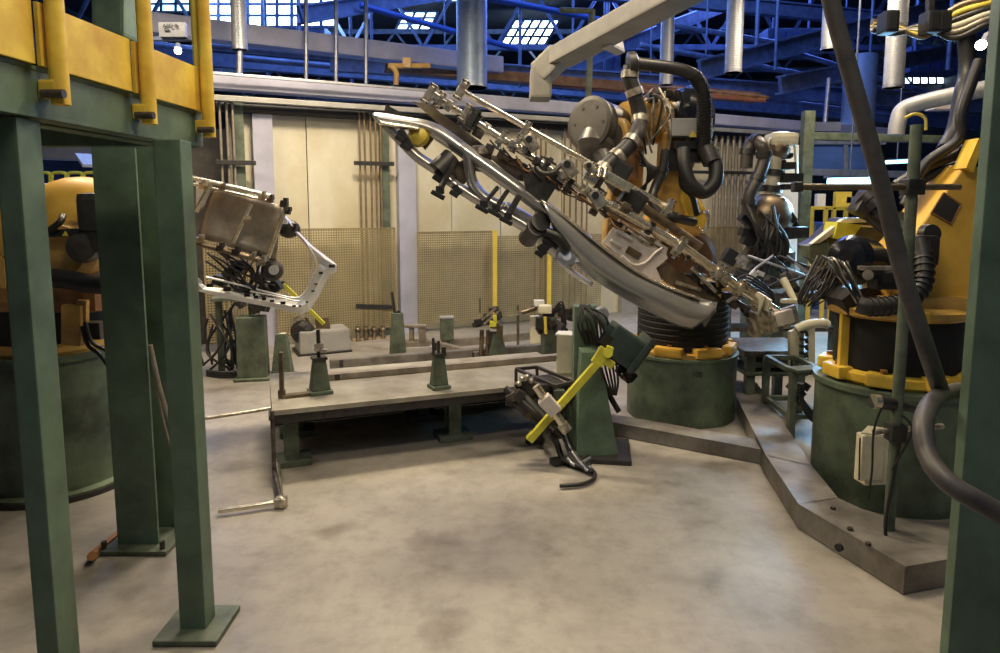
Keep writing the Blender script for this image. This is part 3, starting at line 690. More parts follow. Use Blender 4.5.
# ============================================================ LARGE TUBE GRIPPER held by middle robot
def LG(t_):  # depth along gripper
    return 4.35 + .1 * t_
g = thing('tube_gripper', P(620, 205, 4.5), 'large gripper of bright steel tubes and clamps carried by the middle robot', 'gripper')
def YD(px): return 4.2 + (px - 430) / 360 * .42
def Q(px, py, dy=0): return P(px, py, YD(px) + dy)
for a, b, r in (((427, 93), (470, 118), .023), ((468, 117), (532, 158), .024), ((528, 155), (560, 176), .026), ((556, 174), (603, 205), .024), ((600, 200), (630, 216), .028), ((617, 208), (682, 247), .034), ((678, 244), (757, 300), .033), ((745, 290), (790, 318), .024)):
    MB().c(Q(*a), Q(*b), r, seg=16).done('main_tube', 'chrome', g)
MB().c(Q(457, 88, .05), Q(672, 210, .05), .020, seg=14).done('upper_tube', 'chrome', g)
MB().c(Q(635, 202, .25), Q(700, 247, .2), .035, seg=16).done('rear_tube', 'brownmetal', g)
MB().c(Q(500, 155, .12), Q(560, 190, .12), .014).done('brace_tube', 'brownmetal', g); MB().c(Q(600, 206, .1), Q(650, 232, .1), .014).done('brace_tube', 'brownmetal', g)
def clampat(px, py, s=1.0, m='steel', ang=0, dy=0):
    c_ = Q(px, py, dy); R = Matrix.Rotation(math.radians(32 + ang), 3, 'Y')
    o = MB().bb(c_, (.045 * s, .09 * s, .10 * s), .008, R=R).bb(c_ + R @ V(.0, -.01, .055 * s), (.055 * s, .07 * s, .02 * s), .005, R=R).bb(c_ + R @ V(0, -.01, -.06 * s), (.055 * s, .07 * s, .02 * s), .005, R=R).done('tube_clamp', m, g)
    for sx in (-1, 1):
        for dz in (-.06, .055): q_ = c_ + R @ V(sx * .017 * s, 0, dz * s); MB().c(q_ + R @ V(0, -.045 * s, 0), q_ + R @ V(0, -.06 * s, 0), .007 * s, seg=6).done('screw', 'gunmetal', o)
    return o
for px, py, s, m_ in ((430, 94, 1.0, 'steel'), (440, 100, .8, 'steel'), (462, 90, 1.0, 'steel'), (466, 113, .9, 'steel'), (472, 120, 1.1, 'gunmetal'), (476, 122, .8, 'gunmetal'), (503, 137, .7, 'steel'), (516, 145, .8, 'steel'), (525, 130, .85, 'steel'), (531, 150, .7, 'darksteel'), (546, 165, .7, 'gunmetal'), (591, 170, .8, 'steel'), (568, 186, .8, 'gunmetal'), (598, 200, .9, 'steel'), (600, 182, .8, 'darksteel'), (680, 246, 1.0, 'chrome'), (718, 272, .95, 'steel'), (740, 288, .9, 'steel'), (757, 301, .8, 'chrome'), (668, 207, .9, 'chrome'), (650, 228, .7, 'gunmetal')):
    clampat(px, py, s, m_)
random.seed(61)
for k in range(26):
    px = 436 + k * 12.6; py = 98 + (px - 436) * .612 + random.uniform(-9, 9)
    R = Matrix.Rotation(math.radians(32 + random.choice([0, 0, 90])), 3, 'Y'); c_ = Q(px, py, random.uniform(-.05, .06))
    o = MB().bb(c_, (random.uniform(.03, .06), .05, random.uniform(.04, .07)), .006, R=R).c(c_, c_ + R @ V(0, -.04, 0), .014, seg=12).c(c_ + R @ V(-.05, 0, .01), c_ + R @ V(.05, 0, .01), .011, seg=10).done('swivel_joint', random.choice(['chrome', 'steel', 'steel', 'darksteel', 'brownmetal']), g)
# pivot blocks with round bores
def bore(px, py, s=1.0, m='chrome'):
    c_ = Q(px, py, -.06); R = Matrix.Rotation(math.radians(-35), 3, 'Y')
    o = MB().bb(c_, (.075 * s, .06, .12 * s), .02, R=R).done('pivot_block', m, g)
    q_ = c_ + R @ V(0, -.031, .025 * s); MB().c(q_, q_ + V(0, -.004, 0), .022 * s, seg=20).done('bore', 'black', o)
for a in ((531, 143, 1, 'steel'), (569, 168, 1.1, 'steel'), (597, 199, 1.1, 'chrome'), (590, 168, .8, 'steel')): bore(*a)
MB().bb(Q(617, 182, .02), (.20, .12, .06), .01, R=Matrix.Rotation(math.radians(30), 3, 'Y')).done('wrist_flange', 'chrome', g)
MB().bb(Q(590, 178, .0), (.09, .10, .06), .01, R=Matrix.Rotation(math.radians(30), 3, 'Y')).done('connection_block', 'chrome', g)
MB().bb(Q(618, 170, .15), (.16, .2, .12), .02, R=Matrix.Rotation(math.radians(30), 3, 'Y')).bb(Q(632, 200, .12), (.17, .18, .14), .03, R=Matrix.Rotation(math.radians(35), 3, 'Y')).done('tool_changer', 'black', g)
for k in range(3): MB().c(Q(594 + k * 6, 166 + k * 1, -.05), Q(592 + k * 6, 176 + k * 1, -.08), .016, seg=12).done('coupling', 'chrome', g)
# sheet metal shields behind the upper tubes
MB().pr([Q(412, 101, .1), Q(432, 106, .08), Q(488, 148, .1), Q(492, 160, .12), Q(452, 134, .12)], (0.0, .03, 0)).done('shield_plate', 'shield', g)
MB().pr([Q(486, 154, .14), Q(520, 160, .12), Q(548, 186, .12), Q(515, 180, .12)], (0.0, .03, 0)).done('shield_plate', 'shield', g)
MB().lathe(Q(480, 152, .05), V(.1, -.2, 1), [(.06, -.12), (.075, -.1), (.075, .0), (.05, .04)], 24).done('motor', 'darksteel', g)
MB().pr([Q(523, 174, -.05), Q(540, 166, -.05), Q(562, 178, -.05), Q(545, 205, -.05), Q(526, 190, -.05)], (0, .12, 0)).done('actuator_bracket', 'gunmetal', g)
MB().t([Q(536, 168, -.08), Q(542, 173, -.1), Q(552, 173, -.1), Q(560, 166, -.08)], .016).done('hook', 'motor', g)
# long fingers reaching below the tubes
for a, b, w in (((498, 187), (484, 204), .022), ((508, 190), (496, 208), .022), ((519, 196), (508, 216), .03), ((455, 158), (440, 190), .03)):
    MB().m(Q(*a, -.1), Q(*b, -.15), w, w).done('finger_arm', 'gunmetal', g)
    MB().bb(Q(b[0], b[1], -.15), (.05, .05, .05), .008).bb(Q(b[0] - 2, b[1] + 5, -.15), (.09, .05, .03), .008, R=Matrix.Rotation(.5, 3, 'Y')).done('clamp_jaw', 'black', g)
random.seed(21)
for k in range(16):
    px = 478 + k * 11.5; py = 128 + (px - 478) * .62 + random.uniform(4, 14)
    MB().bb(Q(px, py, .03), (random.uniform(.04, .08), .06, random.uniform(.03, .06)), .006, R=Matrix.Rotation(random.uniform(.3, .8), 3, 'Y')).done('valve_block', random.choice(['gunmetal', 'darksteel', 'steel', 'brownmetal']), g)
for k in range(12):
    px = 490 + k * 13; py = 140 + (px - 490) * .62
    MB().t([Q(px, py, -.02), Q(px + 8, py + random.uniform(6, 14), -.06), Q(px + 20, py + random.uniform(14, 20), -.02), Q(px + 30, py + 20, .0)], .006).done('air_hose', random.choice(['black', 'black', 'brownmetal', 'rust']), g)
# right-hand tooling
for k in range(14):
    px = 690 + k * 6; py = 262 + (px - 690) * .55 + random.uniform(4, 20)
    MB().bb(Q(px, py, .08), (random.uniform(.04, .1), .08, random.uniform(.04, .08)), .008, R=Matrix.Rotation(random.uniform(-.4, .9), 3, 'Y')).done('locating_unit', random.choice(['gunmetal', 'darksteel', 'steel', 'black']), g)
for a, b in (((692, 268), (716, 292)), ((704, 262), (726, 286)), ((676, 282), (700, 290)), ((726, 302), (745, 292))): MB().c(Q(*a, .02), Q(*b, .02), .014).done('cross_tube', 'steel', g)
MB().pr([Q(676, 270, .12), Q(710, 285, .12), Q(725, 305, .12), Q(700, 296, .12)], (0, .02, 0)).done('bracket_plate', 'brownmetal', g)
for k in range(5): MB().t([Q(730 + k * 4, 285, .05), Q(748, 275 + k * 3, .1), Q(772 + k, 292 + k * 3, .1), Q(776, 306 + k, .05)], .007).done('air_hose', 'black', g)
# grey boxed tool on the far right end
R = Matrix.Rotation(math.radians(-16), 3, 'Y')
MB().bb(Q(762, 325, -.02), (.17, .12, .13), .01, R=R).bb(Q(756, 322, -.06), (.02, .14, .15), .004, R=R).bb(Q(768, 320, -.06), (.02, .14, .15), .004, R=R).done('end_tool', 'steel', g)
MB().bb(Q(782, 317, -.03), (.13, .10, .10), .012, R=R).done('end_tool_cover', 'pressed', g)
MB().m(Q(791, 325, -.03), Q(787, 307, -.03), .03, .12).done('end_tool_plate', 'steel', g)
MB().m(Q(755, 312), Q(762, 294, -.05), .02, .07).m(Q(762, 315), Q(768, 298, -.05), .02, .07).done('end_clamp', 'cream', g)

# ============================================================ CAR BODY SIDE held by the large gripper
p = thing('car_body_side', P(600, 260, 4.25), 'large silver car body side panel held under the large tube gripper', 'car panel')
def B_(px, py, dy=0): return P(px, py, 4.12 + (px - 380) / 340 * .35 + dy)
def ribbon(pts, w, name, m, par, fn, th=.012, sh=0.0):
    """band: pts (px,py), width list in px toward below, with crowned cross-section"""
    top, mid_, bot = [], [], []
    for i, (x, y) in enumerate(pts):
        j0 = pts[max(i - 1, 0)]; j1 = pts[min(i + 1, len(pts) - 1)]; dx, dy = j1[0] - j0[0], j1[1] - j0[1]; l = math.hypot(dx, dy); nx_, ny_ = -dy / l, dx / l
        ww = w[i] if isinstance(w, (list, tuple)) else w
        top.append(fn(x - nx_ * ww / 2, y - ny_ * ww / 2, .035)); mid_.append(fn(x, y, -.02)); bot.append(fn(x + nx_ * ww / 2, y + ny_ * ww / 2, .035))
    o = MB().grid([top, mid_, bot], 5).done(name, m, par, solid=th); return o
# cant rail / A-pillar over the door opening
ribbon([(381, 122), (376, 117), (384, 119), (405, 122), (424, 126), (440, 134), (470, 155), (505, 180), (540, 206), (565, 224), (590, 245)], [6, 8, 10, 9, 11, 14, 13, 13, 13, 14, 12], 'roof_rail', 'panelskin', p, B_)
ribbon([(379, 118), (392, 121), (407, 123), (420, 125)], [3, 5, 5, 3], 'rail_flange', 'chrome', p, lambda x, y, d=0: B_(x, y + 4, d - .03))
ribbon([(384, 124), (400, 140), (418, 157), (440, 172), (452, 182)], [7, 8, 9, 9, 8], 'sill', 'panelskin', p, B_)
ribbon([(448, 180), (475, 198), (505, 214), (535, 232), (560, 254)], [8, 9, 11, 12, 14], 'sill', 'panelskin', p, B_)
ribbon([(461, 146), (468, 158), (470, 172), (474, 186), (486, 199), (503, 208)], [9, 9, 9, 10, 10, 10], 'centre_pillar', 'panelskin', p, B_)
ribbon([(505, 206), (525, 218), (545, 231), (562, 246), (574, 262)], [9, 10, 12, 14, 18], 'rear_door_frame', 'panelskin', p, lambda x, y, d=0: B_(x, y, d + .03))
# quarter panel skin : rows from top edge to lower edge
rows = [
    [(541, 198), (566, 216), (600, 243), (634, 268), (664, 284), (696, 297), (717, 303)],
    [(543, 203), (565, 223), (596, 252), (630, 276), (664, 292), (694, 305), (715, 309)],
    [(549, 216), (566, 238), (592, 265), (626, 288), (660, 304), (688, 316), (707, 318)],
    [(556, 236), (568, 254), (590, 276), (622, 297), (652, 313), (676, 325), (692, 329)]]
dd = [.04, -.05, -.08, .0]
MB().grid([[B_(x, y, d_) for x, y in r] for r, d_ in zip(rows, dd)], 6).done('quarter_panel', 'panelskin', p, solid=.01)
ribbon([(541, 199), (566, 217), (600, 244), (634, 269), (664, 285), (700, 298)], [2.5, 3, 3, 3, 3, 2], 'edge_fold', 'chrome', p, lambda x, y, d=0: B_(x, y + 1, d - .02))
ribbon([(562, 262), (575, 274), (592, 285)], [4, 5, 4], 'edge_fold', 'panelwhite', p, B_)
# tail lamp pocket & bright corner
MB().pr([B_(556, 250, -.03), B_(570, 262, -.06), B_(580, 262, -.06), B_(572, 247, -.04), B_(563, 240, -.03)], (0, .03, 0)).done('pillar_gusset', 'panelwhite', p)
MB().pr([B_(700, 316, -.03), B_(717, 302, -.03), B_(716, 311, -.05), B_(705, 327, -.04)], (0, .02, 0)).done('rear_corner', 'panelskin', p)
# pressed inner plate with slots
ip = [(619, 219), (668, 248), (664, 262), (652, 268), (636, 271), (603, 242)]
MB().pr([B_(x, y, .06) for x, y in ip], (0, .015, 0)).done('inner_quarter_plate', 'pressed', p)
MB().pr([B_(x, y, .05) for x, y in [(664, 250), (668, 258), (656, 268), (662, 282), (690, 296), (640, 272), (650, 262)]], (0, .015, 0)).done('wheelhouse_edge', 'pressed', p)
for a, b, w, m_ in (((617, 230), (632, 239), .022, 'panelwhite'), ((628, 229), (650, 243), .022, 'panelwhite'), ((611, 240), (621, 246), .016, 'panelwhite')):
    MB().m(B_(*a, .04), B_(*b, .04), .02, w).done('pressed_rib', m_, p)
MB().m(B_(627, 249, .048), B_(640, 257, .048), .01, .05).done('slot', 'brownmetal', p)
MB().t([B_(622, 256, .04), B_(634, 265, .04), B_(646, 262, .04), B_(655, 253, .04), B_(662, 248, .04)], .010).done('pressed_rib', 'pressed', p)
MB().pr([B_(x, y, .09) for x, y in [(656, 268), (666, 262), (692, 280), (716, 300), (700, 300), (664, 282)]], (0, .015, 0)).done('wheelhouse_panel', 'brownmetal', p)
# black cup clamps along the sill (belong to the gripper)
def cup(px, py, lab=None):
    c_ = B_(px, py, -.02); d_ = V(.3, -.8, .45).normalized()
    MB().c(c_ + d_ * .02, c_ - d_ * .16, .065, seg=22).done('suction_cup', 'gunmetal', g)
for a in ((540, 223), (536, 228)): cup(*a)
MB().c(B_(452, 158, .0), B_(437, 172, -.03), .07, seg=20).done('suction_cup', 'gunmetal', g)
MB().lathe(B_(420, 137, .05), V(-.2, -1, .1), [(.05, 0), (.07, .02), (.06, .06), (.02, .08)], 24).done('bumper_cup', 'paleyellow', g)
MB().pr([B_(415, 125, .1), B_(438, 133, .1), B_(425, 150, .1), B_(418, 142, .1)], (0, .02, 0)).done('cup_bracket', 'brownmetal', g)
MB().pr([B_(452, 165, .1), B_(463, 160, .1), B_(466, 182, .1), B_(456, 190, .1), B_(444, 178, .1)], (0, .05, 0)).done('cup_bracket', 'brownmetal', g)
MB().pr([B_(386, 104, .2), B_(410, 118, .2), B_(408, 124, .2), B_(384, 112, .2)], (0, .03, 0)).done('cup_bracket', 'gunmetal', g)
for px, py in ((403, 135), (408, 143), (440, 175), (457, 190), (548, 243), (542, 250)):
    MB().bb(B_(px, py, -.03), (.045, .06, .07), .006, R=Matrix.Rotation(-.5, 3, 'Y')).bb(B_(px - 3, py + 4, -.05), (.06, .03, .03), .004, R=Matrix.Rotation(.6, 3, 'Y')).done('edge_clamp', 'black', g)
MB().t([B_(546, 232, -.06), B_(558, 238, -.08), B_(566, 250, -.06)], .03).done('hose', 'black', g)
MB().lathe(B_(566, 258, .0), V(0, -1, .3), [(.02, 0), (.07, .01), (.06, .05), (.03, .06)], 20).done('clear_cup', 'galv', g)

# ============================================================ FAR ROBOT (upper right of centre)
YF = 7.6
t = thing('industrial_robot', V(P(768, 300, YF).x, YF, 0), 'far brown and cream coated robot standing behind the right end of the gripper', 'robot')
cx = P(768, 300, YF).x
MB().lathe((cx, YF, 0), UP, [(.3, 0), (.3, .7), (.26, .72), (.26, 1.0)], 32).done('pedestal', 'drumgreen', t)
MB().lathe((cx, YF, 1.0), UP, [(.27, 0), (.27, .12), (.2, .2)], 32).done('turret', 'brownmetal', t)
def F_(px, py, d=0): return P(px, py, YF + d)
MB().c(F_(772, 255), F_(764, 200), .20, .16, 24).s_(F_(768, 217, -.12), .29, (1, .8, .95)).done('lower_arm', 'brownmetal', t)
MB().c(F_(768, 200, -.1), F_(776, 148, -.1), .1, .08, 22).done('upper_arm', 'cream', t)
MB().c(F_(773, 176, -.1), F_(774, 170, -.1), .12, seg=22).c(F_(770, 192, -.1), F_(771, 186, -.1), .13, seg=22).done('arm_band', 'gunmetal', t)
MB().lathe(F_(778, 152, -.1), V(.3, -.1, 1), [(.1, -.06), (.12, 0), (.12, .07), (.08, .09)], 24).done('elbow', 'brownmetal', t)
MB().grid([[F_(768, 148, .1), F_(769, 136, .1), F_(780, 132, .1), F_(792, 134, .1), F_(796, 145, .1), F_(798, 175, .1)], [F_(768, 150, -.15), F_(770, 139, -.15), F_(780, 135, -.15), F_(790, 137, -.15), F_(794, 146, -.15), F_(796, 175, -.15)]], 4).done('arm_cover', 'cream', t, solid=.02)
hose(t, [F_(748, 215, -.3), F_(750, 195, -.3), F_(758, 178, -.3), F_(764, 160, -.3), F_(762, 146, -.3), F_(754, 141, -.2), F_(748, 150, -.2), F_(746, 168, -.2)], .07, rings=5, m='motor', ringm='gunmetal')
MB().bb(F_(781, 140, -.05), (.30, .28, .15), .05).done('arm_cap', 'cream', t)
MB().bb(F_(786, 166, -.1), (.14, .2, .08)).bb(F_(790, 178, -.1), (.22, .2, .1)).bb(F_(786, 187, -.1), (.14, .2, .06)).done('tool_flange', 'black', t)
for k in range(6): MB().bb(F_(random.uniform(782, 790), random.uniform(150, 165), -.1), (.06, .06, .05)).done('connector', 'gunmetal', t)
MB().pr([F_(786, 204, -.2), F_(796, 218, -.2), F_(804, 238, -.2), F_(782, 240, -.2)], (0, .2, 0)).bb(F_(792, 232, -.2), (.3, .2, .12)).done('counterweight', 'gunmetal', t)
MB().t([F_(779, 204, -.25), F_(778, 200, -.25), F_(782, 198, -.25), F_(785, 201, -.25), F_(782, 205, -.25)], .012).done('lifting_eye', 'steel', t)
for k in range(12):
    a = F_(random.uniform(744, 790), random.uniform(205, 225), -.35); b = F_(random.uniform(744, 790), random.uniform(250, 285), -.35)
    MB().t([a, mix(a, b, .5) + V(random.uniform(-.15, .15), -.1, 0), b], random.choice([.015, .02, .03])).done('cable', random.choice(['black', 'rubber', 'gunmetal']), t)
for k in range(16):
    MB().bb(F_(random.uniform(744, 795), random.uniform(215, 290), -.2), (random.uniform(.08, .2), .15, random.uniform(.06, .18)), .01, R=Matrix.Rotation(random.random(), 3, 'Y')).done('valve_block', random.choice(['gunmetal', 'black', 'darksteel', 'brownmetal']), t)

# ============================================================ RIGHT ROBOT
CR = V(P(889, 440, 3.62).x, 3.62, 0); RR = .40; zt = .655
t = thing('industrial_robot', CR, 'right orange robot on a tall round green pedestal beside the massive green post', 'robot')
MB().lathe(CR, UP, [(RR, 0), (RR, zt - .03), (RR + .014, zt - .03), (RR + .014, zt), (RR - .02, zt)], 56).done('pedestal', 'drumgreen', t)
MB().lathe(CR, UP, [(.33, zt), (.35, zt + .02), (.35, zt + .06), (.30, zt + .08)], 44).done('base_ring', 'yellow', t)
for k in range(8):
    a = k * math.pi / 4 + .1; c = CR + V(math.cos(a) * .335, math.sin(a) * .335, zt + .05)
    MB().bb(c, (.16, .10, .07), .015, rz=a + math.pi / 2).done('base_lug', 'yellow', t); MB().c(c + V(0, 0, .03), c + V(0, 0, .055), .02, seg=6).done('bolt', 'rust', t)
zb_ = P(885, 322, 3.35).z
MB().lathe(CR, UP, [(.31, zt + .06), (.315, zt + .1), (.315, zb_)], 48).done('turret_cover', 'bellows', t)
MB().m(CR + V(-.325, -.06, zt + .05), CR + V(-.325, -.06, zb_ + .02), .03, .05, up=(1, 0, 0)).done('side_strut', 'yellow', t)
MB().lathe(CR, UP, [(.33, zb_), (.36, zb_ + .015), (.36, zb_ + .05), (.3, zb_ + .07)], 48).bb(CR + V(.05, 0, zb_ + .08), (.5, .55, .09), .03).done('turret', 'orange', t)
slab([(966, 163), (998, 172), (1010, 300), (985, 318), (925, 322), (896, 312), (886, 286), (890, 262), (910, 240)], 3.42, .26, 'lower_arm', 'robotyellow', t)
a_ = [P(x, y, 3.415) for x, y in [(945, 194), (960, 205), (951, 223), (933, 212)]]
MB().pr(a_, (0, .012, 0)).done('arm_window', 'motor', t)
MB().ring([P(x, y, 3.412) for x, y in [(944, 192), (962, 204), (952, 225), (931, 213)]], a_, (0, .01, 0)).done('window_rim', 'rust', t)
MB().pr([P(x, y, 3.38) for x, y in [(966, 168), (979, 138), (983, 142), (974, 172)]], (0, .1, 0)).done('arm_tip', 'yellow', t)
MB().bb(P(918, 250, 3.35), (.13, .16, .16), .03).done('hose_bracket', 'gunmetal', t)
MB().lathe(P(925, 235, 3.35), V(0, -1, .2), [(.03, 0), (.055, .02), (.045, .06)], 20).done('hose_bracket', 'gunmetal', t)
hose(t, [P(920, 240, 3.25), P(924, 262, 3.2), P(922, 285, 3.15), P(908, 300, 3.12), P(888, 306, 3.1), P(868, 307, 3.1), P(858, 304, 3.12)], .042, rings=0, m='rubber')
c = catmull([P(922, 248, 3.25), P(924, 262, 3.2), P(922, 285, 3.15), P(908, 300, 3.12), P(888, 306, 3.1), P(868, 307, 3.1)], 7)
for i in range(0, len(c) - 1, 2): MB().c(c[i], c[i] + (c[i + 1] - c[i]) * .6, .049, seg=14).done('hose_rib', 'rubber', t)
# black motor body left of arm
MB().lathe(P(852, 258, 3.3), V(-.75, -.6, .1), [(.08, -.18), (.11, -.16), (.115, .02), (.09, .07), (.04, .085)], 32).done('axis_motor', 'glossblack', t)
MB().c(P(880, 262, 3.45), P(856, 270, 3.4), .09, .08, 22).bb(P(868, 272, 3.25), (.11, .05, .07), .01).bb(P(884, 280, 3.3), (.12, .1, .09), .01).done('gear_housing', 'gunmetal', t)
MB().bb(P(876, 268, 3.18), (.17, .03, .02), .004).done('bracket_strip', 'steel', t)
MB().c(P(868, 275, 3.2), P(868, 275, 3.14), .025).done('plug', 'pipe', t)
MB().pr([P(x, y, 3.5) for x, y in [(855, 290), (900, 282), (920, 300), (900, 322), (850, 318), (842, 300)]], (0, .2, 0)).done('shoulder_body', 'gunmetal', t)
# hoses at top back of the arm
for k, (r_, sh) in enumerate(((.05, 0), (.035, 9), (.03, 16))):
    hose(t, [P(864, 196 + sh, 3.7), P(878, 208 + sh, 3.65), P(895, 222 + sh, 3.6), P(908, 235 + sh, 3.55)], r_, rings=5 if k == 0 else 0, m='rubber', rr=1.3)
hose(t, [P(895, 186, 3.6), P(925, 168, 3.6), P(955, 155, 3.55), P(968, 148, 3.5)], .03, m='rubber'); hose(t, [P(902, 200, 3.6), P(930, 176, 3.6), P(965, 162, 3.55)], .022, m='black')
hose(t, [P(980, 60, 3.5), P(962, 110, 3.5), P(958, 140, 3.5), P(925, 165, 3.55), P(905, 205, 3.55)], .028, m='rubber')
MB().bb(P(866, 205, 3.7), (.12, .12, .14), .02, R=Matrix.Rotation(.5, 3, 'Y')).done('cable_clamp', 'gunmetal', t)
random.seed(9)
for k in range(9):
    MB().t([P(862 + random.uniform(-6, 4), 304, 3.12), P(845 + k * 1.5, 285 + random.uniform(-6, 6), 3.15), P(832 + k * 2, 268 + random.uniform(-8, 8), 3.2), P(822 + k * 3, 256 + k, 3.3)], .006).done('cable', random.choice(['black', 'galv', 'black', 'steel']), t)
MB().bb(CR + V(-.1, -.34, zb_ + .035), (.1, .04, .05)).done('turret_lug', 'yellow', t)
# cream junction box on the pedestal
t = thing('wall_box', P(873, 455, 3.2), 'cream electrical box leaning against the right green pedestal behind the slim pole', 'electrical box')
MB().bb(P(873, 458, 3.18), (.135, .09, .25), .008, rz=.1).done('case', 'cream', t); MB().bb(P(872, 458, 3.13), (.12, .012, .23), .004, rz=.1).done('door', 'cream', t)
MB().pr([P(861, 434, 3.13), P(868, 427, 3.2), P(890, 430, 3.2), P(885, 437, 3.13)], (0, 0, .008)).done('rain_hood', 'cream', t)
MB().m(P(860, 438, 3.12), P(859, 480, 3.12), .006).done('hinge', 'gunmetal', t)
q = P(955, 360, 4.4); tag(MB().bb(q, (.12, .1, .3), .01).bb((q.x, q.y, q.z / 2 - .07), (.06, .06, q.z - .14), .01).done('electrical_box', 'white'), 'small white box seen between the right robot and the massive green post', 'electrical box')

# ============================================================ WELD GUN at left of right robot
t = thing('welding_gun', P(855, 240, 3.9), 'spot welding gun with yellow transformer and loose cables, left of the right robot', 'welding gun')
Yw = 3.9
MB().pr([P(x, y, Yw) for x, y in [(810, 246), (822, 240), (845, 218), (868, 218), (895, 222), (902, 240), (880, 262), (850, 268), (826, 268)]], (0, .18, 0)).done('gun_body', 'gunmetal', t)
MB().ring([P(x, y, Yw - .03) for x, y in [(812, 244), (844, 219), (880, 218), (896, 224), (880, 228), (846, 226)]], [P(x, y, Yw - .03) for x, y in [(820, 243), (845, 223), (876, 222), (888, 224), (876, 226), (848, 224)]], (0, .05, 0)).done('frame', 'cream', t)
MB().pr([P(x, y, Yw - .05) for x, y in [(838, 222), (862, 225), (850, 242), (834, 238)]], (0, .15, 0)).pr([P(x, y, Yw - .05) for x, y in [(832, 250), (843, 244), (838, 262), (828, 266)]], (0, .1, 0)).done('transformer', 'lime', t)
MB().pr([P(x, y, Yw - .02) for x, y in [(809, 246), (828, 242), (834, 256), (820, 262), (811, 258)]], (0, .12, 0)).done('gun_arm', 'green2', t)
for k in range(7):
    x0 = 818 + k * 4
    MB().t([P(x0, 256, 3.7), P(x0 - 18 + k, 290 + random.uniform(-4, 4), 3.65), P(800 + k * 2, 306 + random.uniform(-3, 3), 3.7), P(806 + k * 5, 285 + k, 3.7), P(830 + k * 3, 262, 3.7)], random.choice([.004, .007])).done('cable', random.choice(['black', 'black', 'rubber', 'gunmetal']), t)
for k in range(12): MB().bb(P(random.uniform(815, 870), random.uniform(262, 300), 3.75), (random.uniform(.03, .08), .06, random.uniform(.03, .07)), .006, R=Matrix.Rotation(random.random(), 3, 'Y')).done('fitting', random.choice(['gunmetal', 'darksteel', 'black', 'steel']), t)
t = thing('cable_bundle', P(825, 300, 3.9), 'pale electrode shank and loose cables hanging left of the right robot pedestal', 'cables')
MB().c(P(783, 279, 4.6), P(795, 301, 4.5), .028, .02).bb(P(790, 301, 4.5), (.12, .05, .03)).done('electrode_arm', 'cream', t)
for k in range(6): MB().t([P(798, 303, 4.5), P(806, 280 + 3 * k, 4.4), P(815, 262 + 3 * k, 4.3), P(822, 262 + k, 4.1)], .009).done('cable', random.choice(['galv', 'black']), t)
# ============================================================ LEFT ROBOT
YL = 3.75
CL = V(P(58, 420, YL).x, YL, 0); zt = P(60, 360, 3.4).z
t = thing('industrial_robot', CL, 'left yellow robot on a round green pedestal behind the green platform posts', 'robot')
MB().lathe(CL, UP, [(.42, 0), (.42, .04), (.375, .05), (.375, zt - .03), (.39, zt - .03), (.39, zt), (.34, zt)], 56).done('pedestal', 'drumgreen', t)
MB().lathe(CL, UP, [(.43, .0), (.43, .03), (.38, .035)], 56).done('pedestal_skirt', 'gunmetal', t)
MB().lathe(CL, UP, [(.33, zt), (.34, zt + .02), (.34, zt + .05), (.28, zt + .06)], 44).done('base_ring', 'orange', t)
def L_(px, py, d=0): return P(px, py, YL + d)
MB().lathe(CL, UP, [(.29, zt + .05), (.29, zt + .32)], 44).done('turret_cover', 'bellows', t)
MB().m(L_(73, 345, -.4), L_(73, 305, -.4), .04, .10, up=(1, 0, 0)).m(L_(83, 322, -.38), L_(83, 300, -.38), .03, .05, up=(1, 0, 0)).done('side_strut', 'orange', t)
MB().bb(L_(70, 290, -.05), (.6, .5, .2), .06).done('turret', 'rust', t)
MB().s_(L_(85, 222, -.05), .30, (1.15, .75, .85)).done('shoulder_housing', 'robotyellow', t)
MB().c(L_(40, 250, -.1), L_(20, 200, -.1), .2, .16, 28).done('lower_arm', 'robotyellow', t)
MB().lathe(L_(70, 250, -.28), V(-.1, -1, 0), [(.15, -.1), (.16, 0), (.13, .06), (.08, .08)], 36).done('joint_cap', 'orange', t)
MB().lathe(L_(84, 247, -.36), V(.3, -1, 0), [(.08, -.1), (.085, 0), (.07, .05), (.03, .06)], 28).bb(L_(96, 212, -.35), (.13, .14, .2), .04).bb(L_(92, 240, -.34), (.14, .12, .14), .04).done('axis_motor', 'motor', t)
MB().m(L_(42, 234, -.4), L_(80, 232, -.4), .02, .04).done('cable_bracket', 'gunmetal', t)
MB().pr([L_(62, 236, -.42), L_(68, 236, -.42), L_(65, 231, -.42)], (0, .004, 0)).done('warning_triangle', 'lime', t)
hose(t, [L_(50, 278, -.42), L_(70, 280, -.42), L_(90, 284, -.42), L_(115, 285, -.42)], .05, m='black')
hose(t, [L_(50, 230, -.42), L_(60, 222, -.44), L_(63, 216, -.4)], .016, m='gunmetal')
hose(t, [L_(82, 326, -.42), L_(88, 345, -.42), L_(100, 355, -.42), L_(112, 372, -.42)], .01, m='black'); hose(t, [L_(85, 322, -.42), L_(92, 342, -.42), L_(108, 352, -.42), L_(114, 365, -.42)], .01, m='black')
MB().bb(L_(95, 330, -.35), (.1, .08, .09)).done('connector_box', 'motor', t)
MB().pr([L_(-6, 255, -.3), L_(4, 260, -.3), L_(6, 292, -.3), L_(-6, 292, -.3)], (0, .3, 0)).done('balancer', 'orange', t)
MB().m(L_(95, 215, .1), L_(185, 228, .4), .2, .2).done('upper_arm', 'orange', t)
tag(MB().m(G(92, 556, .02), G(128, 527, .02), .03).c(G(92, 556, .02), G(92, 556, .05), .02).done('floor_strap', 'rust'), 'short rusty flat bar on the floor by the base plate of the middle left post', 'bar')
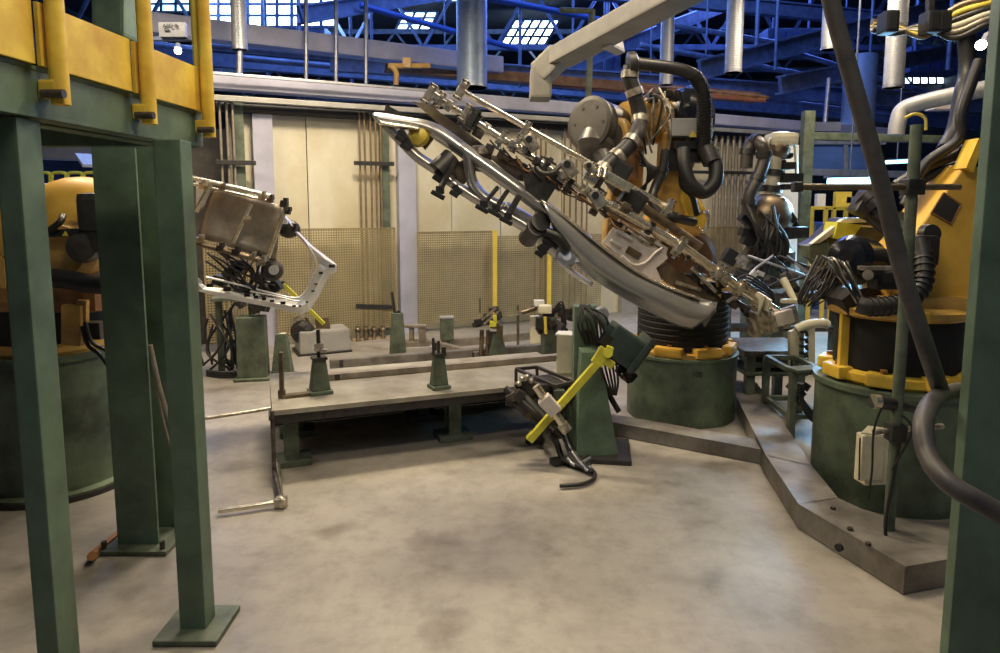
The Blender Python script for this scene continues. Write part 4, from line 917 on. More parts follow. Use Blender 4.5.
tag(MB().t([P(150, 345, 2.9), P(160, 390, 2.9), P(172, 430, 2.9), P(180, 470, 2.9), G(182, 520, .02)], .011).t([P(152, 360, 2.93), P(163, 420, 2.93), P(176, 465, 2.93)], .006).done('loose_cable', 'pipe'), 'tan cable hanging between the two right-hand green platform posts', 'cable')
# ============================================================ LEFT GRIPPER + DOOR FRAME
YG = 4.6
g2 = thing('tube_gripper', P(255, 230, YG), 'smaller tube gripper with brown sheet shield, holding the pierced white body side at left', 'gripper')
def K(px, py, d=0): return P(px, py, YG + (px - 200) / 140 * .3 + d)
MB().c(K(185, 176, -.1), K(270, 196, -.1), .016).c(K(180, 181, -.06), K(268, 201, -.06), .010).done('upper_tube', 'chrome', g2)
MB().c(K(196, 243, -.1), K(266, 262, -.1), .02).done('lower_tube', 'brownmetal', g2)
for a, b in (((251, 204), (233, 243)), ((287, 204), (268, 258)), ((212, 182), (196, 212))): MB().c(K(*a, -.1), K(*b, -.1), .017).done('cross_tube', 'chrome', g2)
MB().grid([[K(212, 188, -.02), K(232, 192, -.04), K(252, 198, -.0), K(282, 206, -.03)], [K(204, 212, -.01), K(224, 216, .0), K(246, 222, .04), K(279, 232, .0)], [K(197, 238, -.02), K(218, 243, -.03), K(240, 250, .0), K(276, 262, -.02)]], 4).done('shield_plate', 'shield', g2, solid=.015)
MB().pr([K(196, 180, .0), K(212, 184, .0), K(203, 205, .0), K(196, 212, .0)], (0, .02, 0)).done('white_bracket', 'panelwhite', g2)
random.seed(31)
for px, py, s in ((203, 186, .8), (222, 188, .5), (262, 197, .8), (270, 200, .7), (284, 204, .9), (247, 221, .6), (236, 252, .8), (262, 262, .9), (220, 248, .7), (294, 229, .7), (288, 212, .6), (200, 240, .7), (252, 257, .6)):
    MB().bb(K(px, py, -.12), (.05 * s, .06, .055 * s), .008, R=Matrix.Rotation(.25, 3, 'Y')).bb(K(px + 2, py - 3, -.14), (.03 * s, .05, .05 * s), .004).done('tube_clamp', random.choice(['steel', 'gunmetal', 'darksteel', 'brownmetal']), g2)
MB().s_(K(289, 229, .05), .085, (1, .7, .8)).bb(K(284, 223, -.03), (.06, .02, .04), .004).done('actuator', 'gunmetal', g2)
MB().bb(K(284, 222, -.06), (.055, .02, .03), .004).done('label_plate', 'white', g2)
MB().lathe(K(274, 270, -.02), V(.1, -1, 0), [(.06, 0), (.075, .02), (.075, .08), (.05, .1)], 24).done('rotary_joint', 'gunmetal', g2)
MB().lathe(K(274, 270, -.12), V(.1, -1, 0), [(.035, 0), (.035, .012)], 20).done('joint_face', 'panelwhite', g2)
MB().ring([K(240 + 13 * math.cos(a), 276 + 16 * math.sin(a)) for a in [k * math.pi / 10 for k in range(20)]], [K(240 + 10.5 * math.cos(a), 276 + 13 * math.sin(a)) for a in [k * math.pi / 10 for k in range(20)]], (0, .04, 0)).done('wheel_ring', 'gunmetal', g2)
for k in range(14):
    a = (random.uniform(205, 262), random.uniform(248, 262)); b = (random.uniform(222, 276), random.uniform(278, 300))
    MB().t([K(*a, -.03), K((a[0] + b[0]) / 2 + random.uniform(-8, 8), (a[1] + b[1]) / 2, -.05), K(*b, .02)], random.choice([.005, .008])).done('cable', random.choice(['black', 'rubber', 'gunmetal']), g2)
for k in range(8): MB().bb(K(random.uniform(205, 285), random.uniform(262, 292), .08), (.09, .09, .07), .01, R=Matrix.Rotation(random.random(), 3, 'Y')).done('valve_block', random.choice(['gunmetal', 'black', 'darksteel']), g2)
# pierced frame: open loop sheet
f2 = thing('car_body_side', P(270, 260, 4.5), 'white pierced car body side frame with door opening, held by the left gripper', 'car panel')
def D(px, py, d=0): return P(px, py, 4.62 + (px - 200) / 140 * .3 + d)
outer = [(197, 277), (195, 284), (199, 291), (222, 297), (250, 303), (280, 309), (302, 314), (309, 311), (318, 297), (326, 281), (330, 275), (336, 272), (337, 265), (328, 258), (312, 246), (300, 234), (290, 221), (284, 214), (279, 212)]
inner = [(202, 281), (202, 284), (206, 287), (226, 289), (252, 295), (278, 299), (296, 300), (304, 296), (310, 286), (316, 273), (318, 268), (320, 264), (318, 258), (314, 253), (304, 243), (295, 233), (288, 223), (282, 217), (277, 216)]
n_ = len(outer)
mb = MB(); vs = []; 
for k in range(n_):
    vs += [D(*outer[k]), D(*mix(Vector((*outer[k], 0)), Vector((*inner[k], 0)), .5).xy, -.025), D(*inner[k])]
mb.add(vs, [(3 * k + j, 3 * k + j + 1, 3 * k + j + 4, 3 * k + j + 3) for k in range(n_ - 1) for j in (0, 1)], False)
mb.done('frame_sheet', 'panelwhite', f2, solid=.008)
mb = MB().t([D(206, 277, -.03), D(240, 285, -.03), D(275, 294, -.03), D(296, 298, -.03), D(306, 291, -.03), D(313, 275, -.03), D(316, 262, -.03), D(306, 243, -.03), D(293, 229, -.03)], .008).t([D(250, 291, -.03), D(280, 297, -.04), D(299, 301, -.04), D(308, 292, -.04), D(319, 268, -.04)], .006)
mb.done('door_flange', 'panelwhite', f2)
for px, py, s in ((210, 285.5, 1.3), (227, 289, 1.5), (247, 295, 1.1), (256, 297, .8), (264, 299, .8), (272, 301, .8), (283, 303, 1.0), (294, 306, .7), (300, 306, .5), (307, 302, .5), (313, 291, .6), (316, 284, .6), (321, 273, .8), (332, 266, 1.2)):
    MB().b(D(px, py, -.035), (.036 * s, .008, .021 * s)).done('punched_hole', 'black', f2)
MB().ring([D(x, y, -.04) for x, y in [(327, 260), (335, 265), (333, 272), (325, 270)]], [D(x, y, -.04) for x, y in [(329, 263), (333, 266), (331, 270), (327, 268)]], (0, .01, 0)).done('pressed_recess', 'panelwhite', f2)
t = thing('yellow_bar', D(303, 300), 'short fluorescent yellow bar sticking out through the left pierced body side', 'bar')
MB().m(D(283, 284, .08), D(324, 324, .04), .028, .028).done('bar', 'lime', t)
MB().m(D(281, 282, .1), D(286, 287, .1), .04, .04).done('socket', 'gunmetal', t)
# green stand below left gripper
def stand(name, lab, base, w0, w1, h, m='green2', plate=True, cat='stand', grp=None, dep=None, rz=0.45):
    t_ = thing(name, base, lab, cat, grp); b = Vector(base); dep = dep or .7
    R = Matrix.Rotation(rz, 3, 'Z')
    mb = MB(); zb0 = .025 + b.z if plate else b.z
    def rect(w, z): return [V(b.x, b.y, z) + R @ V(sx * w / 2, sy * w * dep / 2, 0) for sx, sy in ((-1, -1), (1, -1), (1, 1), (-1, 1))]
    mb.hexa(rect(w0, zb0) + rect(w1, b.z + h)); o = mb.done('column', m, t_)
    bv = o.modifiers.new('bev', 'BEVEL'); bv.width = .004
    if plate: MB().bb(b + V(0, 0, .0125), (w0 * 1.18, w0 * 1.1, .025), rz=rz).done('base_plate', m, t_)
    return t_
def head(t_, c, s, n, seed, ms=('gunmetal', 'black', 'darksteel'), name='clamp_block'):
    random.seed(seed); c = Vector(c)
    for k in range(n):
        MB().bb(c + V(random.uniform(-s, s), random.uniform(-s * .5, s * .5), random.uniform(-s * .7, s * .7)), (random.uniform(.3, .8) * s, .6 * s, random.uniform(.25, .6) * s), .006, R=Matrix.Rotation(random.uniform(-.8, .8), 3, 'Y') @ Matrix.Rotation(random.random(), 3, 'Z')).done(name, random.choice(ms), t_)
t = stand('machine_stand', 'thick green stand column under the left gripper', G(254, 378), .27, .25, .60, 'green2', rz=.2)
t1_ = stand('small_stand', 'small olive tapered stand with a box on top, right of the thick green stand', G(283, 376), .19, .1, .42, 'green2', rz=.1)
MB().bb(P(283, 336, G(283, 376).y), (.06, .06, .06)).done('top_box', 'cream', t1_)
head(t, P(252, 300, G(252, 378).y), .16, 8, 4)
t = thing('valve_cabinet', G(225, 374), 'dark cluttered cable rack behind the left stand column', 'rack')
b = G(222, 374); MB().m(b, b + V(0, 0, .75), .05).m(b + V(.28, .1, 0), b + V(.28, .1, .75), .05).m(b + V(-.05, 0, .75), b + V(.4, .1, .75), .3, .03).m(b + V(0, 0, .12), b + V(.3, .1, .12), .04).done('frame', 'green2', t)
random.seed(14)
for k in range(14): 
    a = b + V(random.uniform(-.1, .35), random.uniform(-.05, .1), random.uniform(.35, .7)); c = b + V(random.uniform(-.15, .4), random.uniform(-.12, .0), random.uniform(.02, .12))
    MB().t([a, mix(a, c, .5) + V(random.uniform(-.12, .12), -.06, -.05), c], .012).done('cable', random.choice(['black', 'rubber', 'gunmetal']), t)
for k in range(3): MB().t([b + V(-.1, -.1, .015 + k * .02), b + V(.1, -.16, .015 + k * .02), b + V(.35, -.08, .015 + k * .02), b + V(.3, .05, .015 + k * .02)], .014).done('cable', 'rubber', t)
t = thing('robot_tool', G(318, 352), 'low pale machine base carrying a dark round tool, behind the small olive stand', 'machine')
b = G(320, 352); MB().bb(b + V(0, .1, .13), (.55, .4, .26), .02, rz=.45).done('base', 'ductgrey', t); MB().bb(b + V(0, .08, .01), (.6, .45, .02), rz=.45).done('foot', 'black', t)
c = P(305, 331, b.y); MB().lathe(c, V(-.2, -1, 0), [(.06, 0), (.13, .03), (.13, .09), (.08, .12)], 26).done('round_tool', 'gunmetal', t); MB().m(P(304, 316, b.y), P(328, 345, b.y), .02).m(P(322, 318, b.y + .05), P(326, 350, b.y + .05), .16, .03, up=(0, 1, 0)).done('back_plate', 'brownmetal', t)
MB().bb(P(299, 318, b.y - .05), (.12, .1, .06), .01, R=Matrix.Rotation(-.5, 3, 'Y')).done('arm_block', 'steel', t)
head(t, c + V(0, -.05, 0), .11, 7, 8)
# tapered fixture posts with pins
def fpost(px, py, z, h, lab, pins, w0=.15, w1=.085, m='green2', rz=.49):
    b = G(px, py, z); t_ = stand('fixture_post', lab, b, w0, w1, h, m, rz=rz)
    for dx, hh, w in pins:
        a = b + V(dx, 0, h); MB().m(a, a + V(0, 0, hh), w, w, up=(0, 1, 0)).done('pin', 'gunmetal', t_)
    MB().bb(b + V(0, 0, h + .01), (w1 * 1.2, w1 * 1.1, .02), rz=rz).done('top_plate', 'gunmetal', t_); return t_
t = fpost(320, 393, ZTB, .225, 'tapered green post with one bent pin near the left end of the table', [(.0, .2, .022)], .125, .08)
b = G(320, 393, ZTB); MB().bb(b + V(.005, -.01, .31), (.05, .05, .05)).bb(b + V(.035, 0, .285), (.05, .04, .02)).done('pin_clamp', 'steel', t)
t = fpost(439, 388, ZTB, .225, 'tapered dark green post with three upright pins on the middle of the table', [(-.035, .12, .018), (.0, .10, .018), (.035, .06, .03)], .11, .07)
b = G(398, 361); t = stand('fixture_post', 'tall narrow green post with a hooked pin behind the table, left of the pale channel', b, .16, .11, .52, 'green2', rz=.49)
MB().m(P(396, 322, b.y), P(392, 292, b.y), .03).m(P(394, 316, b.y), P(400, 311, b.y), .04).done('pin', 'gunmetal', t); head(t, P(397, 318, b.y), .04, 3, 2)
t = thing('floor_bracket', G(283, 398, ZTB), 'thin brown upright with a flat foot bar at the left end of the table', 'bracket')
b = G(282, 398, ZTB); MB().m(b, P(281, 352, b.y), .025).done('upright', 'brownmetal', t); MB().m(b + V(0, 0, .01), G(328, 393, ZTB) + V(0, 0, .01), .06, .02).bb(b + V(0, 0, .03), (.04, .04, .05)).done('foot_bar', 'brownmetal', t)
tag(MB().m(G(272, 378) + V(0, 0, .012), G(302, 376) + V(0, 0, .012), .14, .024).done('foot_plate', 'rust'), 'rusty flat plate on the floor under the small olive stand', 'plate')
# clamp stands on the far side
b = G(497, 361); t = stand('clamp_stand', 'green pedestal with black and yellow clamp head, left of the yellow fence post', b, .2, .1, .30, 'green2', rz=.3)
Yc = b.y
MB().c(P(481, 358, Yc), P(482, 330, Yc), .025).c(P(487, 358, Yc), P(488, 330, Yc), .02).m(P(499, 344, Yc), P(500, 325, Yc), .07).done('support_leg', 'brownmetal', t)
MB().bb(P(493, 338, Yc), (.1, .06, .14)).done('junction_box', 'motor', t)
head(t, P(488, 318, Yc), .13, 10, 12); MB().bb(P(493, 324, Yc - .12), (.07, .04, .06), .01).bb(P(495, 318, Yc - .12), (.04, .04, .06), .01).done('yellow_block', 'lime', t)
MB().m(P(480, 313, Yc), P(480, 298, Yc), .015).done('pin', 'gunmetal', t); MB().m(P(474, 322, Yc - .05), P(482, 321, Yc - .05), .05).done('stop', 'black', t)
MB().m(P(482, 320, Yc - .1), P(496, 308, Yc - .1), .02).m(P(484, 324, Yc - .1), P(498, 312, Yc - .1), .02).done('clamp_arm', 'steel', t)
b = G(549, 358); t = stand('clamp_stand', 'dark stand with a large black clamp head just left of the cream cabinet', b, .16, .14, .45, 'green2', rz=.3)
Yc = b.y
head(t, P(556, 320, Yc), .17, 13, 13); MB().bb(P(543, 323, Yc - .05), (.16, .1, .13), .01).done('motor_block', 'black', t); MB().m(P(545, 317, Yc - .12), P(546, 334, Yc - .12), .03, .03).done('yellow_strip', 'paleyellow', t); MB().bb(P(545, 333, Yc - .1), (.04, .03, .05)).done('grey_box', 'motor', t)
MB().bb(P(545, 309, Yc), (.14, .12, .09), .02).done('light_cover', 'cream', t)
for k in range(5): MB().t([P(552 + k * 3, 312, Yc - .05), P(562, 302 + 3 * k, Yc - .1), P(566 - k, 325, Yc - .05)], .012).done('cable', 'black', t)
t = thing('gauge_post', G(518, 352), 'slim post with a slanted arm and pale round joint behind the table', 'post')
b = G(518, 348); MB().m(b, P(518, 305, b.y), .03).c(P(518, 314, b.y), P(536, 308, b.y), .03).done('post', 'brownmetal', t); MB().bb(P(519, 313, b.y), (.08, .06, .05)).s_(P(541, 308, b.y), .06).done('joint', 'steel', t); MB().bb(P(539, 303, b.y), (.12, .1, .07)).done('tray', 'white', t)
MB().bb(G(535, 346) + V(0, 0, .18), (.12, .1, .36), .01).done('cream_post', 'cream', t)
t = thing('electrical_box', G(446, 346), 'small grey green electrical box standing behind the table', 'electrical box')
b = G(447, 347); MB().bb(b + V(0, 0, .22), (.15, .13, .26), .01, rz=.2).done('case', 'green2', t); MB().bb(b + V(0, 0, .355), (.16, .14, .02), .004, rz=.2).done('lid', 'ductgrey', t); MB().m(b, b + V(0, 0, .1), .08).done('leg', 'green2', t)
t = thing('vise_unit', G(410, 352), 'small grey machine vise unit beside the tall narrow green post', 'fixture')
b = G(412, 352); MB().bb(b + V(.0, 0, .1), (.4, .16, .06), .01, rz=.3).bb(b + V(-.12, 0, .2), (.06, .1, .16), .01).bb(b + V(0, 0, .2), (.05, .1, .16), .01).bb(b + V(.12, 0, .2), (.07, .12, .14), .01).bb(b + V(.02, 0, .3), (.3, .12, .03), .01).done('body', 'pipe', t); MB().bb(b + V(0, 0, .035), (.45, .2, .07), .01, rz=.3).done('base', 'ductgrey', t)
t = thing('steel_cabinet', G(566, 384, .0), 'cream steel cabinet standing upright at the right end of the table', 'cabinet')
b = G(569, 376, ZTB * 0 + .38); MB().bb(P(568, 354, b.y) + V(0, .0, 0), (.15, .13, .30), .006, rz=-.25).done('case', 'cream', t); MB().bb(P(565, 354, b.y - .07), (.10, .012, .28), .003, rz=-.25).done('door', 'cream', t); MB().bb(P(568, 333.5, b.y), (.165, .145, .012), .003, rz=-.25).done('top', 'white', t)
MB().bb(P(568, 374, b.y), (.13, .1, .02)).m(V(P(568, 376, b.y).x, b.y, 0), P(568, 376, b.y), .1).done('support', 'green2', t)
# ============================================================ TIP DRESSER / GREEN A-POST WITH YELLOW BAR
bq = G(597, 452); YA = bq.y
t = thing('machine_post', V(bq.x, YA, 0), 'dark green tapered machine post with tilted head and yellow swing arm', 'machine')
def A2(px, py, d=0): return P(px, py, YA + d)
MB().bb(V(A2(595, 452).x, YA, .015), (.46, .42, .03), rz=-.15).done('base_plate', 'gunmetal', t)
w = lambda a, z: V(a.x, a.y, z)
xb0, xb1, xt0, xt1 = A2(574, 450).x, A2(615, 450).x, A2(580, 362).x, A2(598, 362).x
zt_ = A2(590, 350).z
MB().hexa([V(xb0, YA - .16, .03), V(xb1, YA - .12, .03), V(xb1, YA + .14, .03), V(xb0, YA + .14, .03), V(xt0, YA - .08, zt_), V(xt1, YA - .08, zt_), V(xt1, YA + .1, zt_), V(xt0, YA + .1, zt_)]).done('column', 'green', t)
zt2 = A2(590, 305, .15).z
MB().bb(V(A2(588, 340).x, YA + .15, (zt2 + .03) / 2), (.16, .12, zt2 - .03), .01).done('rear_column', 'green', t)
Rh = Matrix.Rotation(math.radians(35), 3, 'Y')
MB().bb(A2(623, 346, 0), (.27, .24, .20), .02, R=Rh).bb(A2(637, 352, -.02), (.03, .28, .26), .006, R=Rh).bb(A2(612, 330), (.12, .2, .06), .01, R=Rh).done('head_housing', 'headgreen', t)
MB().bb(A2(606, 340, -.1), (.06, .05, .08), .008, R=Rh).done('head_latch', 'black', t)
head(t, A2(618, 368, -.02), .09, 8, 22)
for k in range(5): MB().t([A2(600 + k * 4, 362, -.1), A2(606 + k * 3, 382, -.1), A2(612 + k, 395, -.05)], .007).done('cable', 'black', t)
MB().m(A2(603, 384, .05), A2(619, 412, .0), .05, .02).done('black_flap', 'black', t)
for k in range(8):
    MB().t([A2(584 + random.uniform(-4, 6), 305, .0), A2(578 + k * 4, 322 + random.uniform(-5, 5), -.08), A2(586 + k * 3, 345, -.05), A2(582 + k, 330, -.02)], .008).done('cable', 'black', t)
MB().lathe(A2(600, 314, .0), V(.2, -1, .2), [(.02, 0), (.05, .01), (.05, .03), (.035, .035)], 20).done('hose_reel', 'galv', t)
Yy = YA - .22
MB().m(P(532, 437, Yy), P(598, 362, Yy), .05, .045).done('swing_arm', 'lime', t); 
MB().m(P(596, 364, Yy), P(606, 349, Yy), .04, .075).m(P(602, 358, Yy), P(613, 366, Yy), .03, .05).m(P(606, 350, Yy), P(612, 352, Yy), .05, .06).c(P(608, 353, Yy - .03), P(608, 353, Yy + .12), .03).done('fork', 'lime', t)
MB().m(P(529, 440, Yy), P(534, 434, Yy), .056, .05).done('end_cap', 'lime', t)
t = thing('steel_cylinder', P(555, 400, 3.9), 'short bright steel cylinder crossing the yellow arm at right angles', 'cylinder')
Yk = Yy - .08
MB().c(P(536, 386, Yk), P(566, 429, Yk), .026).done('rod', 'chrome', t); MB().m(P(543, 398, Yk - .01), P(556, 412, Yk - .01), .08, .085).done('clamp_block', 'pressed', t)
MB().c(P(562, 424, Yk), P(567, 431, Yk), .034).done('end_collar', 'steel', t)
# gun assembly with grey open box frame
t = thing('gun_service_unit', G(555, 470), 'grey open frame box with black gun mechanism in front of the table end', 'machine')
Yu = YA + .05
z0 = P(545, 378, Yu)
cs = [P(x, y, Yy_) for x, y, Yy_ in ((516, 369, Yu + .25), (537, 367, Yu + .3), (574, 382, Yu + .05), (555, 386, Yu))]
for dz in (0, -.10):
    mb = MB()
    for k in range(4): mb.m(cs[k] + V(0, 0, dz), cs[(k + 1) % 4] + V(0, 0, dz), .022)
    mb.done('frame_rail', 'motor', t)
for k in range(4): MB().m(cs[k], cs[k] - V(0, 0, .12), .022, up=(0, 1, 0)).done('frame_upright', 'motor', t)
c = sum(cs, Vector()) / 4; MB().bb(c - V(0, 0, .05), (.2, .25, .05), .01, rz=.4).done('inner_tray', 'gunmetal', t)
MB().m(P(572, 388, Yu + .1), V(P(572, 388, Yu + .1).x, Yu + .1, .0), .05).bb(P(559, 398, Yu), (.07, .06, .12), .01).done('support', 'green2', t)
MB().pr([P(514, 385, Yu - .1), P(534, 378, Yu - .1), P(534, 395, Yu - .1), P(524, 399, Yu - .1)], (0, .06, 0)).done('cover_plate', 'gunmetal', t)
for a, b_, r in (((505, 388), (545, 422), .022), ((510, 398), (552, 432), .03), ((524, 398), (548, 424), .035), ((540, 420), (570, 462), .02), ((546, 430), (585, 466), .016)):
    MB().c(P(*a, Yu - .12), P(*b_, Yu - .2), r).done('gun_arm', 'gunmetal', t)
random.seed(41)
for k in range(20):
    s = random.random(); px, py = 508 + s * 52, 392 + s * 46; 
    MB().bb(P(px + random.uniform(-6, 6), py + random.uniform(-7, 7), Yu - .12 + random.uniform(-.05, .05)), (random.uniform(.03, .08), .06, random.uniform(.03, .07)), .006, R=Matrix.Rotation(random.uniform(.2, 1), 3, 'Y')).done('fitting', random.choice(['gunmetal', 'black', 'darksteel', 'darksteel']), t)
for px, py in ((522, 379), (527, 377), (531, 381), (519, 384)): MB().s_(P(px, py, Yu - .12), .018).done('knob', 'steel', t)
for k in range(7):
    MB().t([P(552 + k * 2, 425, Yu - .1), P(556 + k * 3, 445 + k, Yu - .15), G(566 + k * 4, 462 + k * 1.5, .03), G(590, 452 + k * 3, .03)], .011).done('cable', random.choice(['black', 'black', 'rubber', 'galv']), t)
MB().t([G(575, 462, .02), G(592, 470, .02), G(594, 478, .02), G(582, 484, .02), G(560, 486, .02)], .012).done('cable', 'black', t)
for px, py in ((535, 443), (560, 464)): MB().bb(G(px, py) + V(0, 0, .02), (.12, .07, .04), rz=.5).done('foot', 'gunmetal', t)
MB().m(G(541, 446) + V(0, 0, .02), P(541, 420, Yu - .12), .03).m(G(568, 466) + V(0, 0, .02), P(560, 440, Yu - .15), .03).done('strut', 'gunmetal', t)
# ============================================================ RIGHT MIDDLE: tables, frames, comb rack
Yt = 5.9
b = G(765, 402); Yt = b.y
t = thing('work_table', V(P(770, 400, Yt).x, Yt, 0), 'small dark green work table between the middle and right pedestals', 'table')
zz = P(765, 352, Yt - .2).z
cx_ = P(765, 352, Yt).x
MB().bb((cx_, Yt, zz), (.55, .55, .05), .008).done('top', 'darksteel', t); MB().bb((cx_ + .05, Yt, zz - .1), (.45, .45, .05), .008).bb((cx_, Yt, .3), (.5, .5, .03)).done('shelf', 'green2', t)
for sx in (-1, 1):
    for sy in (-1, 1): MB().bb((cx_ + sx * .2, Yt + sy * .2, zz / 2), (.07, .07, zz)).done('leg', 'green2', t)
b = G(792, 440); Yn = b.y
t = thing('angle_frame', V(P(805, 440, Yn).x, Yn, 0), 'open green angle iron frame stand just left of the right pedestal', 'frame')
x0, x1 = P(792, 400, Yn).x, P(820, 400, Yn).x + .02; zz = P(800, 372, Yn).z
mb = MB()
for x in (x0, x1):
    for y in (Yn, Yn + .45): mb.m((x, y, 0), (x, y, zz), .045, up=(0, 1, 0))
for z_ in (zz, .35 * zz):
    mb.m((x0, Yn, z_), (x1, Yn, z_), .035).m((x0, Yn + .45, z_), (x1, Yn + .45, z_), .035).m((x0, Yn, z_), (x0, Yn + .45, z_), .035).m((x1, Yn, z_), (x1, Yn + .45, z_), .035)
mb.done('frame', 'green2', t)
MB().m((x0 - .02, Yn - .02, zz + .02), (x1 + .04, Yn + .05, zz + .02), .12, .02).done('top_plate', 'green2', t)
for k in range(8): MB().t([V(x0 + .03, Yn - .03, zz * .7), V(x0 + .08 + k * .01, Yn - .06, zz * .4), V(x1 - .02, Yn - .04, .1 + k * .03), V(x1, Yn, .04)], .008).done('cable', 'black', t)
head(t, V((x0 + x1) / 2 + .02, Yn + .1, zz * .62), .09, 7, 3)
t = thing('comb_rack', P(800, 350, 5.0), 'cream toothed comb rack standing left of the right robot pedestal', 'rack')
Yr = 4.9
MB().pr([P(x, y, Yr) for x, y in [(790, 370), (790, 332), (800, 328), (804, 328), (804, 370)]], (0, .04, 0)).m(P(811, 372, Yr), P(811, 325, Yr), .03, .05, up=(1, 0, 0)).done('plate', 'cream', t)
MB().t([P(796, 330, Yr), P(806, 325, Yr), P(822, 323, Yr), P(828, 325, Yr)], .035).done('curved_cover', 'cream', t)
for k in range(6): MB().m(P(800, 332 + k * 7, Yr - .02), P(807, 332 + k * 7, Yr - .02), .03, .02).m(P(806, 332 + k * 7, Yr - .02), P(807, 336 + k * 7, Yr - .02), .03, .015).done('tooth', 'gunmetal', t)
MB().m(V(P(797, 370, Yr).x, Yr, 0), P(797, 368, Yr), .08).done('leg', 'green2', t)
t = thing('rail_bench', V(P(775, 300, 6.6).x, 6.6, 0), 'dark bench with upright plates under the far robot', 'bench')
b = V(P(782, 300, 6.6).x, 6.6, 0); MB().bb(b + V(0, 0, .75), (1.3, .4, .05)).bb(b + V(0, 0, .4), (1.2, .3, .04)).done('top', 'darksteel', t)
for dx in (-.6, 0, .6): MB().bb(b + V(dx, 0, .37), (.07, .3, .74)).done('leg', 'green2', t)
random.seed(77)
for k in range(20):
    MB().bb(b + V(random.uniform(-.6, .6), random.uniform(-.15, .1), .78 + random.uniform(0, .35)), (random.uniform(.06, .16), .12, random.uniform(.06, .16)), .01, R=Matrix.Rotation(random.random(), 3, 'Y')).done('tool_block', random.choice(['gunmetal', 'black', 'darksteel', 'steel', 'brownmetal']), t)
for k in range(10):
    a = b + V(random.uniform(-.5, .6), -.2, 1.15); c = b + V(random.uniform(-.5, .6), -.22, .8); MB().t([a, mix(a, c, .5) + V(random.uniform(-.2, .2), -.05, 0), c], .014).done('cable', random.choice(['black', 'rubber', 'galv']), t)
tag(MB().m(P(735, 290, 5.6), P(757, 272, 5.6), .02, .05).m(P(757, 272, 5.6), P(764, 275, 5.6), .02, .04).done('blue_lit_bracket', 'panelwhite'), 'small shiny bracket catching blue light behind the right end of the large gripper', 'bracket')
# rear hall beyond enclosure, right: frame, tube light, machine, yellow rails
Yq = 8.8
t = thing('portal_frame', V(P(803, 300, Yq).x, Yq, 0), 'tall grey green portal frame upright behind the far robot', 'frame')
xa = P(804, 200, Yq).x; MB().bb((xa, Yq, 1.45), (.14, .12, 2.9), .01).done('upright', 'green2', t); MB().m(P(804, 136, Yq), P(960, 140, Yq + .3), .1, .1).done('lintel', 'green2', t)
t = thing('white_door_panel', V(P(788, 240, 8.6).x, 8.6, 0), 'white flat panel behind the far robot, beside the green upright', 'panel')
MB().pr([V(P(776, 200, 8.6).x, 8.6, .9), V(P(800, 200, 8.6).x, 8.6, .9), P(799, 145, 8.6), P(776, 145, 8.6)], (0, .04, 0)).done('sheet', 'white', t); MB().m(V(P(776, 200, 8.6).x, 8.6, 0), V(P(776, 200, 8.6).x, 8.6, .9), .06).m(V(P(800, 200, 8.6).x, 8.6, 0), V(P(800, 200, 8.6).x, 8.6, .9), .06).done('leg', 'ductgrey', t)
t = thing('tube_light', P(850, 181, 8), 'bright blue-white fluorescent tube light above the yellow welding gun', 'lamp')
MB().c(P(829, 181.5, 8), P(873, 181, 8), .055).done('tube', 'tube', t); MB().m(P(826, 177, 8.02), P(876, 176, 8.02), .12, .03).done('housing', 'bluesteel', t)
q = P(850, 176, 8.02); MB().c(q, V(q.x, q.y, 9.02), .012, seg=6).done('suspension_rod', 'bluesteel', t)
t = thing('tube_light', P(895, 162, 10), 'smaller dim tube light to the right of the bright blue one', 'lamp')
MB().c(P(886, 162, 10), P(908, 161, 10), .03).done('tube', 'tube', t); MB().m(P(885, 160, 10.02), P(909, 159, 10.02), .08, .02).done('housing', 'bluesteel', t)
q = P(897, 159, 10.02); MB().c(q, V(q.x, q.y, 9.02), .012, seg=6).done('suspension_rod', 'bluesteel', t)
t = thing('work_light', P(984, 45, 3), 'small lamp head at the top right beside the massive green post', 'lamp')
MB().s_(P(981, 45, 3), .022).done('bulb', 'warmlamp', t); MB().m(P(980, 48, 3.02), P(988, 33, 3.02), .03, .015).done('reflector', 'galv', t)
t = thing('machine_enclosure', V(P(850, 230, 10).x, 10, 0), 'blue-lit machine booth with dark window panes in the far bay', 'machine')
MB().pr([P(808, 142, 10), P(880, 142, 10), P(880, 172, 10), P(808, 172, 10)], (0, .1, 0)).done('window_band', 'bluepanel', t)
x0, x1 = P(806, 230, 10.3).x, P(960, 230, 10.3).x
MB().bb(((x0 + x1) / 2, 10.8, .7), (x1 - x0, .8, 1.4), .02).done('cabinet', 'bluepanel', t)
MB().m(P(806, 142, 10), P(885, 142, 10), .08).m(P(845, 142, 10), P(845, 172, 10), .06).m(P(806, 172, 10), P(960, 176, 10), .1).done('frame', 'bluesteel', t)
t = thing('yellow_guard_frame', V(P(830, 230, 9.4).x, 9.4, 0), 'distant yellow guard frame beneath the blue tube light', 'railing')
for px in (812, 826, 834, 846): MB().m(V(P(px, 230, 9.4).x, 9.4, 0), P(px, 207, 9.4), .05, .05, up=(0, 1, 0)).done('post', 'paleyellow', t)
MB().m(P(812, 208, 9.4), P(846, 208, 9.4), .05).m(P(812, 235, 9.4), P(846, 235, 9.4), .04).done('rail', 'paleyellow', t)
random.seed(90)
t = thing('control_panel', V(P(840, 230, 9.9).x, 9.9, 0), 'distant control panels and boxes glowing blue under the tube light', 'control panel')
for k in range(14): MB().bb(P(random.uniform(812, 960), random.uniform(196, 250), 9.9), (random.uniform(.1, .3), .1, random.uniform(.1, .4)), .01).done('box', random.choice(['bluepanel', 'white', 'paleyellow', 'bluesteel', 'galv']), t)
MB().m(V(P(812, 250, 9.9).x, 9.9, .0), V(P(812, 250, 9.9).x, 9.9, 1.4), .06).done('support', 'bluesteel', t)
